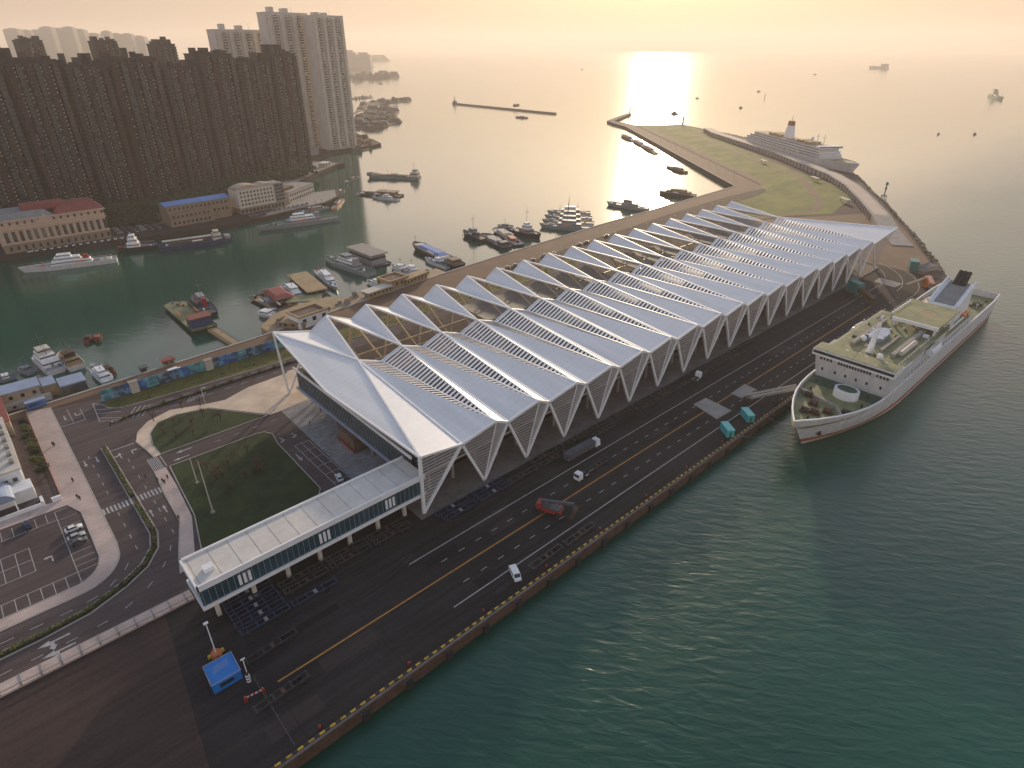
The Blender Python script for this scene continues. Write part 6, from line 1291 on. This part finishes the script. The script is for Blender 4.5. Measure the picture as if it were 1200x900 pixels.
# bollards and fenders along the quay edge
bo = thing('mooring_bollard', 'red mooring bollard on the quay edge', 'bollard', (23, 84.9, 0), 0, 'quay bollards')
MB().tube((0, 0, 0), (0, 0, .55), .3, .24).build('stem', 'red', bo); MB().tube((0, 0, .5), (0, 0, .7), .38, .32).build('cap', 'red', bo)
for i in range(1, 19): dup(bo, (23 + i * 22.4, 84.9, 0))
fe = thing('quay_fender', 'black rubber fender block hanging on the quay face', 'fender', (32, 82.0, -2.6), 0, 'quay fenders')
MB().box(-.8, .8, -.55, 0.15, -.8, 1.9).build('pad', 'black', fe); MB().box(-.95, .95, .15, .3, -.6, 2.1).build('plate', 'greyd', fe)
for i in range(1, 36): dup(fe, (32 + i * 11.3, 82.0, -2.6))
# mooring lines
for i, (a, b, lbl) in enumerate((((199, 67, 6), (186, 84.9, .6), 'mooring rope from the ferry bow to the far left bollard'), ((203, 70, 6), (209, 84.9, .6), 'short mooring rope from the ferry bow to the quay'))):
    t = thing('mooring_rope', lbl, 'rope', a); m = MB(); pts = [Vector(a).lerp(Vector(b), k / 8) - Vector((0, 0, 2.2 * math.sin(PI * k / 8))) for k in range(9)]
    for p, q in zip(pts[:-1], pts[1:]): m.tube(p, q, .05, .05, 5)
    m.build('rope', 'concrete', t, world=True)

# ---- terminal-side street things
hf = thing('blue_hoarding', 'long printed blue and teal hoarding along the basin promenade', 'hoarding', (60, 268.4, 0))
rr = random.Random(3)
def pic(name, c1, c2, c3):
    m = bpy.data.materials.new(name); m.use_nodes = True; n = m.node_tree.nodes; l = m.node_tree.links; b = n['Principled BSDF']; b.inputs['Roughness'].default_value = .5
    tc = n.new('ShaderNodeTexCoord'); v = n.new('ShaderNodeTexNoise'); v.inputs['Scale'].default_value = .35; v.inputs['Detail'].default_value = 5; l.new(tc.outputs['Object'], v.inputs['Vector'])
    r_ = n.new('ShaderNodeValToRGB'); e = r_.color_ramp.elements; e[0].position = .38; e[0].color = (*c1, 1); e[1].position = .52; e[1].color = (*c2, 1); x_ = e.new(.66); x_.color = (*c3, 1)
    l.new(v.outputs['Fac'], r_.inputs[0]); l.new(r_.outputs[0], b.inputs['Base Color']); return m
pm = [pic('hoarding_print_teal', (.02, .12, .16), (.05, .30, .30), (.25, .42, .42)), pic('hoarding_print_blue', (.01, .05, .16), (.02, .12, .32), (.10, .30, .42)), pic('hoarding_print_dark', (.01, .03, .06), (.03, .10, .16), (.20, .32, .36))]
k = 0; x = 22.3
while x < 98:
    w_ = 4.2
    MB().add([(x, 268.0, .25), (x + w_ - .1, 268.0, .25), (x + w_ - .1, 268.9, 4.4), (x, 268.9, 4.4), (x, 268.3, .25), (x + w_ - .1, 268.3, .25), (x + w_ - .1, 269.2, 4.4), (x, 269.2, 4.4)], [(0, 1, 2, 3), (7, 6, 5, 4), (0, 4, 5, 1), (3, 2, 6, 7), (1, 5, 6, 2), (0, 3, 7, 4)]).build('printed_panel', pm[(k * 5 + k // 3) % 3], hf, world=True)
    if (k * 3) % 4 != 1:                                              # pale lettering blurs as raised strokes
        m = MB()
        for q in range(4): xx = x + .7 + q * .8; m.box(xx, xx + .45, 268.15, 268.3, 2.0, 2.7 + .3 * rr.random())
        m.build('lettering', 'ltblueroof', hf, world=True)
    x += w_; k += 1
MB().box(22, 98, 268.9, 269.5, 0, .3).build('footing', 'teal', hf, world=True)
for i, xx in enumerate((34.2, 64.0)):
    t = thing('concrete_pier', ['pale square pier breaking the hoarding near its left end', 'pale square pier breaking the hoarding near its middle'][i], 'pier', (xx, 268.4, 0)); MB().box(-1.5, 1.5, -1.2, 1.2, 0, 4.6).build('shaft', 'offwhite', t); MB().box(-1.7, 1.7, -1.4, 1.4, 4.6, 4.9).build('cap', 'concrete', t)
bt = thing('blue_booth', 'blue printed booth at the top of the pink pavement', 'booth', (2.0, 281.3, 0), .05)
MB().box(-3.2, 3.2, -1.1, 1.1, .1, 2.9).build('body', 'blueroof', bt); MB().box(-3.4, 3.4, -1.3, 1.3, 2.9, 3.1).build('roof', 'ltblueroof', bt); MB().box(-2.6, 2.6, -1.16, -1.1, 1.0, 2.2).build('poster', pm[1], bt)
# people
def person(x, y, rz, label, top='skin', legs='black'):
    t = thing('person', label, 'person', (x, y, KZ), rz)
    b = MB()
    b.tube((.0, -.11, 0), (.12, -.1, .85), .07, .11, 6).tube((.0, .11, 0), (-.12, .1, .85), .07, .11, 6); 
    bd = b.tube((0, 0, .8), (0, 0, 1.42), .19, .22, 8).tube((0, 0, 1.42), (0, 0, 1.55), .09, .07, 6).tube((0, -.24, 1.4), (.14, -.28, .85), .07, .05, 5).tube((0, .24, 1.4), (-.14, .28, .85), .07, .05, 5).sphere((0, 0, 1.66), .13).build('body', top, t)
    MB().sphere((-.02, 0, 1.71), .125).build('hair', 'black', t); return t
for a in ((1.5, 244.8, .4, 'person in dark clothes at the top of the pink pavement'), (1.9, 244.3, .4, 'second person walking close beside the top one on the pink pavement'), (2.4, 215.7, 1.2, 'person in black walking on the lower pink pavement'), (1.7, 204.9, 1, 'person in dark clothes by the car park corner, left of a pair'), (2.1, 203.6, 1, 'person in dark clothes by the car park corner, right of a pair'),
          (20.5, 201.6, 0, 'person in dark clothes crossing the avenue above the zebra crossing'), (22.9, 197.0, 2, 'person in black waiting at the right end of the zebra crossing'), (24.3, 194.4, 2, 'person in green-grey clothes on the pavement right of the zebra crossing'), (24.0, 195.6, 1, 'person standing just behind the one in green-grey clothes'), (25.8, 196.6, 1, 'person in dark clothes at the lawn edge near the zebra crossing'), (22.1, 173.2, 1, 'person in black on the kerb of the curved pavement'), (75.5, 195.6, 2, 'person in black alone on the grey forecourt'), (18.0, 151.8, 1, 'person in black near the end of the skywalk')): person(*a)
mb_ = thing('motorcycle', 'motorcycle and rider stopped at the end of the planted median', 'motorcycle', (20.5, 246.5, 0), .6)
MB().beam((-.7, 0, .7), (.7, 0, .8), .3, .3).build('frame', 'black', mb_); [MB().tube((s * .75, -.07, .34), (s * .75, .07, .34), .34, .34, 10).build('wheel', 'black', mb_) for s in (-1, 1)]
MB().box(-.6, .2, -.16, .16, .85, 1.0).build('seat', 'black', mb_); MB().box(.2, .7, -.2, .2, .8, 1.15).build('fairing', 'white', mb_); MB().beam((.5, -.35, 1.2), (.5, .35, 1.2), .06, .06).build('handlebar', 'grey', mb_)
# flagpoles on the lawn
fp_ = thing('flagpole', 'tall slanting-lit flagpole with a red flag on the dark lawn', 'flagpole', (30.8, 169.4, .16))
MB().rbox((0, 0, 0), (1.2, 1.2, .4)).build('base', 'concrete', fp_); MB().tube((0, 0, .4), (0, 0, 19), .22, .1).build('pole', 'offwhite', fp_); MB().box(.1, .24, 0, 1.8, 17.4, 18.8).build('flag', 'red', fp_)
f2 = thing('flagpole', 'short bare flagpole left of the one with a red flag', 'flagpole', (32.2, 187.8, .16)); MB().rbox((0, 0, 0), (1, 1, .3)).build('base', 'concrete', f2); MB().tube((0, 0, .3), (0, 0, 9.5), .2, .12).build('pole', 'offwhite', f2)
# street lamps
def lamp(x, y, label, group, h=8, par=None):
    t = thing('street_lamp', label, 'street lamp', (x, y, 0), 0, group)
    MB().tube((0, 0, 0), (0, 0, h), .14, .08, 6).build('pole', 'offwhite', t); MB().box(-.2, 1.3, -.12, .12, h, h + .15).build('arm', 'offwhite', t); MB().box(.8, 1.5, -.2, .2, h - .12, h).build('lamp_head', 'white', t); return t
l0 = lamp(52, 238.8, 'slim lamp post at the plaza edge beside the basin road', None, 7)
l1 = lamp(240, 277, 'pale lamp post on the verge along the basin road', 'lamps along the basin verge', 7)
for i in range(1, 20): dup(l1, (240 + i * 19, 277 + i * .2 if i < 12 else 279 + (i - 12) * 1.2, 0), label=l1['label'])
l2 = lamp(650, 352, 'pale lamp post on the road beside the grass field', 'lamps beside the grass field', 8)
for i in range(1, 20): dup(l2, (632 + i * 17.5, 331 + i * 21.3, 0), label=l2['label'])
# canopy shelters on the field
for i, (u, v) in enumerate(((895, 188), (955, 208), (990, 233))):
    x, y = at(u, v, 3); t = thing('field_canopy', ['farthest', 'middle', 'nearest'][i] + ' of three pale flat canopies between field and breakwater', 'canopy', (x, y, 0), .9)
    MB().box(-7, 7, -2.2, 2.2, 3, 3.4).build('roof', 'offwhite', t); [MB().box(s * 6 - .2, s * 6 + .2, -.2, .2, 0, 3).build('post', 'grey', t) for s in (-1, 1)]
oc = thing('orange_container', 'orange container standing in the gap behind the last canopies', 'container', (430, 214, 0), .1); MB().box(-5, 5, -1.6, 1.6, .2, 3.6).build('body', 'orange', oc); MB().box(-5.1, 5.1, -1.7, 1.7, 3.6, 3.8).build('roof', 'orange', oc); MB().box(5.0, 5.08, -1.3, 1.3, .4, 3.4).build('door', 'rust', oc)

# ---- white depot at the left edge
D = thing('depot_building', 'white flat-roofed depot with a vaulted glass canopy at the left edge', 'building', (-20, 240, 0))
dp_ = lambda mb, n_, m, lab=None: mb.build(n_, m, D, world=True, label=lab)
dp_(MB().box(-50, -9.0, 221, 262, 0, 8), 'main_block', 'white'); dp_(MB().box(-50, -8.7, 220.7, 262.3, 8, 8.6), 'roof', 'offwhite')
dp_(MB().box(-50, -7.4, 262.4, 291, 0, 6), 'rear_block', 'cream'); dp_(MB().box(-50, -7.2, 262.4, 291.2, 6, 6.4), 'roof', 'redroof', 'red roof over the rear wing')
for k in range(9): dp_(MB().box(-14 + (k % 2) * 2.4 - 4.8 * (k // 2), -12.8 + (k % 2) * 2.4 - 4.8 * (k // 2), 220.5, 220.72, 4.6, 5.8), 'window', 'glassd')
dp_(MB().box(-50, -7.6, 214.4, 220.4, 0, 4.2), 'low_block', 'white')
m = MB(); pr2 = [(-17.6 + 5.2 * math.cos(R(a)), 4.2 + 3.0 * math.sin(R(a))) for a in range(0, 181, 15)]; kk = len(pr2)
m.add([(a, 210.4, z) for a, z in pr2] + [(a, 219.5, z) for a, z in pr2], [(i, i + 1, kk + i + 1, kk + i) for i in range(kk - 1)] + [tuple(range(kk)), tuple(range(2 * kk - 1, kk - 1, -1))]); dp_(m, 'vaulted_canopy', 'ltblueroof')
dp_(MB().box(-22.4, -22, 210.6, 211, 0, 4.2).box(-13.2, -12.8, 210.6, 211, 0, 4.2), 'canopy_post', 'white'); dp_(MB().box(-12, -8.2, 219.0, 220.42, 1, 3.4), 'window', 'glassd')
for k in range(6): dp_(MB().rbox((-10.2, 226 + k * 5.5, 8.6), (1.2, 2.2, 1.0)), 'roof_unit', 'greyroof')
wl = thing('boundary_wall', 'low white wall with gate gap between the depot and the car park', 'wall', (-13, 208.4, 0)); MB().box(-60, -6.5, 208.05, 208.5, 0, 1.3).build('wall', 'white', wl, world=True); MB().box(-4.5, -2.0, 207.8, 208.8, 0, 1.6).build('gate_pier', 'white', wl, world=True); MB().box(-7.2, -6.4, 208.0, 212.5, 0, 1.3).build('return_wall', 'white', wl, world=True)
rf = thing('red_fence', 'dark red railing along the inner edge of the pink pavement', 'fence', (-2.2, 245, 0)); MB().box(-2.3, -2.1, 211, 281, .9, 1.05).box(-2.3, -2.1, 211, 281, .3, .42).build('rail', 'hullred', rf, world=True)
for k in range(24): MB().box(-2.32, -2.08, 211 + k * 3.04, 211.2 + k * 3.04, 0, 1.3).build('post', 'hullred', rf, world=True)
bl = thing('balustrade', 'pale post-and-rail balustrade between the lower road and the dark quay', 'balustrade', (-20, 138.3, 0))
MB().box(-100, 15, 138.2, 138.4, 1.3, 1.45).build('rail', 'concrete', bl, world=True)
for k in range(26): MB().box(-84 + k * 3.9, -83.75 + k * 3.9, 138.15, 142, .5, .62).box(-84 + k * 3.9, -83.75 + k * 3.9, 138.15, 138.4, .5, 1.45).build('post', 'grey', bl, world=True)
# cars on the north quay in front of the colonnade
pc_ = thing('quay_car', 'small parked car in the row before the colonnaded building', 'car', (36, 538, -.5), 1.5, 'cars along the north quay')
MB().box(-2.2, 2.2, -.9, .9, .3, .95).build('body', 'white', pc_); MB().rbox((-.2, 0, .95), (2.6, 1.6, .6), 0, .8).build('windows', 'glassd', pc_)
for i in range(1, 16): 
    dup(pc_, (30 + i * 4.4, 538 - i * .35, -.5), 1.45)
pc2 = thing('quay_car', 'small parked car in the lot before the white office block', 'car', (190, 536, -.5), 1.6, 'cars before the office block')
MB().box(-2.2, 2.2, -.9, .9, .3, .95).build('body', 'silver', pc2); MB().rbox((-.2, 0, .95), (2.6, 1.6, .6), 0, .8).build('windows', 'glassd', pc2)
for i in range(1, 13): dup(pc2, (190 + i * 4.6, 536 + i * .75, -.5), 1.7)
pc4 = thing('lot_car', 'small parked car in the dark lot between the red-roofed and blue-roofed buildings', 'car', (94, 548, -.5), 0, 'cars in the dark waterfront lot')
MB().box(-2.2, 2.2, -.9, .9, .3, .95).build('body', 'silver', pc4); MB().rbox((-.2, 0, .95), (2.6, 1.6, .6), 0, .8).build('windows', 'glassd', pc4)
for i in range(1, 26): dup(pc4, (94 + (i % 6) * 5.4, 546 + (i // 6) * 5.2 + random.uniform(-.5, .5), -.5), 1.57 if i % 3 else 0.2)
pc3 = thing('promenade_car', 'parked car on the brown basin road above the terminal roof', 'car', (250, 284, 0), 0, 'cars on the basin promenade')
MB().box(-2.2, 2.2, -.9, .9, .3, .95).build('body', 'silver', pc3); MB().rbox((-.2, 0, .95), (2.6, 1.6, .6), 0, .8).build('windows', 'glassd', pc3)
for x in (256, 263, 271, 279, 292, 300, 330, 338, 362): dup(pc3, (x, 284 + (x - 250) * .07 + random.uniform(-1, 1), 0), .1)
cc = thing('white_box_van', 'white box van parked by the red-brown hut on the basin quay', 'van', (51.5, 274.5, 0), .1); MB().box(-2.6, 1.4, -1, 1, .5, 2.6).build('box_body', 'white', cc); MB().rbox((2.1, 0, .4), (1.3, 1.9, 1.6), 0, .9).build('cab', 'white', cc); wheels(cc, (-1.7, 1.9), 2, .38)

# ================================================================ PLANTS
def leaves(m, c, r, n, rr, s=.35, flat=1.0):
    for i in range(n):
        th, ph = rr.uniform(0, 2 * PI), math.acos(rr.uniform(-.6, 1)); q = r * rr.uniform(.55, 1.05)
        p = Vector((c[0] + q * math.sin(ph) * math.cos(th), c[1] + q * math.sin(ph) * math.sin(th), c[2] + q * math.cos(ph) * flat))
        u = Vector((rr.uniform(-1, 1), rr.uniform(-1, 1), rr.uniform(-.4, .4))).normalized() * s; v = u.cross(Vector((rr.uniform(-.6, .6), rr.uniform(-.6, .6), 1))).normalized() * s
        m.add([p - u, p - v * .8, p + u, p + v * .8], [(0, 1, 2, 3)])
def tree(x, y, h, r, label, group, leaf='leaf', bare=False, seed=0, cat='tree'):
    rr = random.Random(seed); t = thing('street_tree' if not bare else 'bare_tree', label, cat, (x, y, .1), rr.uniform(0, 3), group)
    m = MB().tube((0, 0, 0), (rr.uniform(-.2, .2), rr.uniform(-.2, .2), h * .55), .14 + h * .012, .08, 6)
    for k in range(7 if not bare else 12):
        a = k * 2.4 + rr.random(); z0 = h * rr.uniform(.3, .55); m.tube((0, 0, z0), (r * .8 * math.cos(a), r * .8 * math.sin(a), h * rr.uniform(.65, .98)), .06, .02, 4)
    m.build('trunk', 'trunk', t); c = MB()
    if bare: leaves(c, (0, 0, h * .62), r * .95, 160, rr, .16, .8)
    else:
        for k in range(8): a = rr.uniform(0, 6.3); q = r * rr.uniform(.1, .62); leaves(c, (q * math.cos(a), q * math.sin(a), h * rr.uniform(.55, .85)), r * rr.uniform(.4, .65), 75, rr, .26)
    c.build('crown', 'twig' if bare else leaf, t); return t
ht = 'bushy green and yellow tree in the row along the pink pavement railing'
for i, (x, y) in enumerate(((-3.8, 264), (-4.2, 259.5), (-3.6, 255), (-4.4, 250.6), (-3.8, 246.4), (-4.2, 242), (-3.7, 238), (-4.3, 233.4), (-3.8, 229), (-4.0, 224.8))): tree(x, y, 4.2 + (i % 3) * .5, 1.9 + (i % 2) * .3, ht, 'hedge trees by the pavement', 'leaf' if i % 3 else 'leafd', seed=i)
bt_ = 'bare twiggy brown tree in the loose clump on the dark square lawn'
for i in range(16):
    rr = random.Random(100 + i); tree(43 + rr.uniform(-8, 9), 186 + rr.uniform(-11, 11), rr.uniform(2.6, 4.2), rr.uniform(1.2, 2.2), bt_, 'bare trees on the square lawn', bare=True, seed=50 + i)
bt2 = 'bare twiggy tree on the small pointed lawn'
for i, (x, y) in enumerate(((38, 231), (43, 226), (48, 229), (36, 222), (41, 218), (52, 222), (33, 226))): tree(x, y, 3.2 + (i % 3) * .4, 1.5, bt2, 'bare trees on the pointed lawn', bare=True, seed=80 + i)
bt3 = 'thin bare roadside tree on the pavement beside the basin road'
for i, (x, y) in enumerate(((33, 238.4), (44, 241), (50, 238.4))): tree(x, y, 4.6, 1.6, bt3, 'bare roadside trees', bare=True, seed=90 + i)
# clipped median hedge with kerb
def hedge(pts, w_, h, label, cat='hedge'):
    m = MB(); rr = random.Random(5); t = thing('median_hedge', label, cat, (*pts[0], 0)); core = MB()
    for a, b in zip(pts[:-1], pts[1:]):
        A = Vector(a); Bv = Vector(b); d = Bv - A; n_ = int(d.length * 9 * w_); u = Vector((-d.y, d.x)).normalized()
        core.beam((*a, h * .38), (*b, h * .38), w_ * .8, h * .7)
        for i in range(n_):
            p = A + d * rr.random() + u * rr.uniform(-w_ / 2, w_ / 2); s = .3; z = h * rr.uniform(.5, 1.15)
            q = Vector((rr.uniform(-1, 1), rr.uniform(-1, 1), rr.uniform(-.4, .4))).normalized() * s; v = q.cross(Vector((rr.uniform(-.6, .6), rr.uniform(-.6, .6), 1))).normalized() * s; P3 = Vector((p.x, p.y, z))
            m.add([P3 - q, P3 - v, P3 + q, P3 + v], [(0, 1, 2, 3)])
    core.build('hedge_core', 'leafd', t, world=True); m.build('foliage', 'leaf', t, world=True); return t
med = [(14.6, 231), (14.7, 194.6), (14.6, 190), (14.9, 172), (13.2, 165.4), (9.0, 159.6), (3.0, 155.8), (-6, 152.2), (-16, 151.2), (-120, 150.2)]
hedge(med[:2], 1.3, 1.1, 'clipped median hedge of the avenue above the zebra crossing'); hedge(med[2:], 1.3, 1.0, 'clipped median hedge curving below the zebra crossing into the lower road')
struct('kerb', kerbline([(13.7, 231.3), (13.8, 172.4), (12.3, 166.2), (8.4, 160.8), (2.6, 157.0), (-6.4, 153.3), (-16, 152.3), (-160, 151.3)], .4, .22), 'kerbm')
struct('kerb', kerbline([(15.5, 231.3), (15.7, 171.6), (13.9, 164.6), (9.6, 158.6), (3.4, 154.6), (-5.6, 151.0), (-16, 150.0), (-160, 149.0)], .4, .22), 'kerbm')
hedge([(23.2, 247.6), (30, 249.2), (40, 249.4), (120, 250.4)], .9, .7, 'thin planted median strip along the basin road')
sh = 'small round shrub on the median strip of the basin road'
s0 = thing('median_shrub', sh, 'shrub', (40, 249.4, .1), 0, 'median shrubs'); m = MB(); leaves(m, (0, 0, .7), .8, 90, random.Random(2), .2); m.build('foliage', 'leafd', s0); MB().tube((0, 0, 0), (0, 0, .7), .08, .05, 5).build('stem', 'trunk', s0)
for i in range(1, 9): dup(s0, (40 + i * 6.5, 249.4 + i * .08, .1), i)
rb = MB(); rr = random.Random(8)
for i in range(1500):
    x = rr.uniform(24, 470); y = rr.uniform(256.5, 266) + max(0, (x - 97) * .02); z = rr.uniform(.15, .9); s = rr.uniform(.25, .6)
    u = Vector((rr.uniform(-1, 1), rr.uniform(-1, 1), .3)).normalized() * s; v = u.cross(Vector((0, 0, 1))).normalized() * s; p = Vector((x, y, z)); rb.add([p - u, p - v, p + u, p + v], [(0, 1, 2, 3)])
tag(rb.build('verge_scrub', 'leaf'), kind='stuff')
# signboards beside the basin road
sg = thing('road_sign', 'tall red-brown direction sign post by the plaza corner', 'sign', (72, 241.6, 0)); MB().tube((0, 0, 0), (0, 0, 6), .12, .1).build('post', 'hullred', sg); MB().box(-.06, .06, -1.1, 1.1, 4.6, 5.8).build('panel', 'greyd', sg)
# ================================================================ HAZE
hz = MB().box(-9050, 17050, -9050, 17050, -10.0, 400.0)
hm = bpy.data.materials.new('haze'); hm.use_nodes = True
hn = hm.node_tree.nodes; hn.remove(hn['Principled BSDF'])
pv = hn.new('ShaderNodeVolumePrincipled'); pv.inputs['Color'].default_value = (0.95, 0.85, 0.77, 1); pv.inputs['Density'].default_value = 0.00012
pv.inputs['Anisotropy'].default_value = 0.3
hm.node_tree.links.new(pv.outputs[0], hn['Material Output'].inputs['Volume'])
ho = hz.build('haze', hm); ho['kind'] = 'stuff'
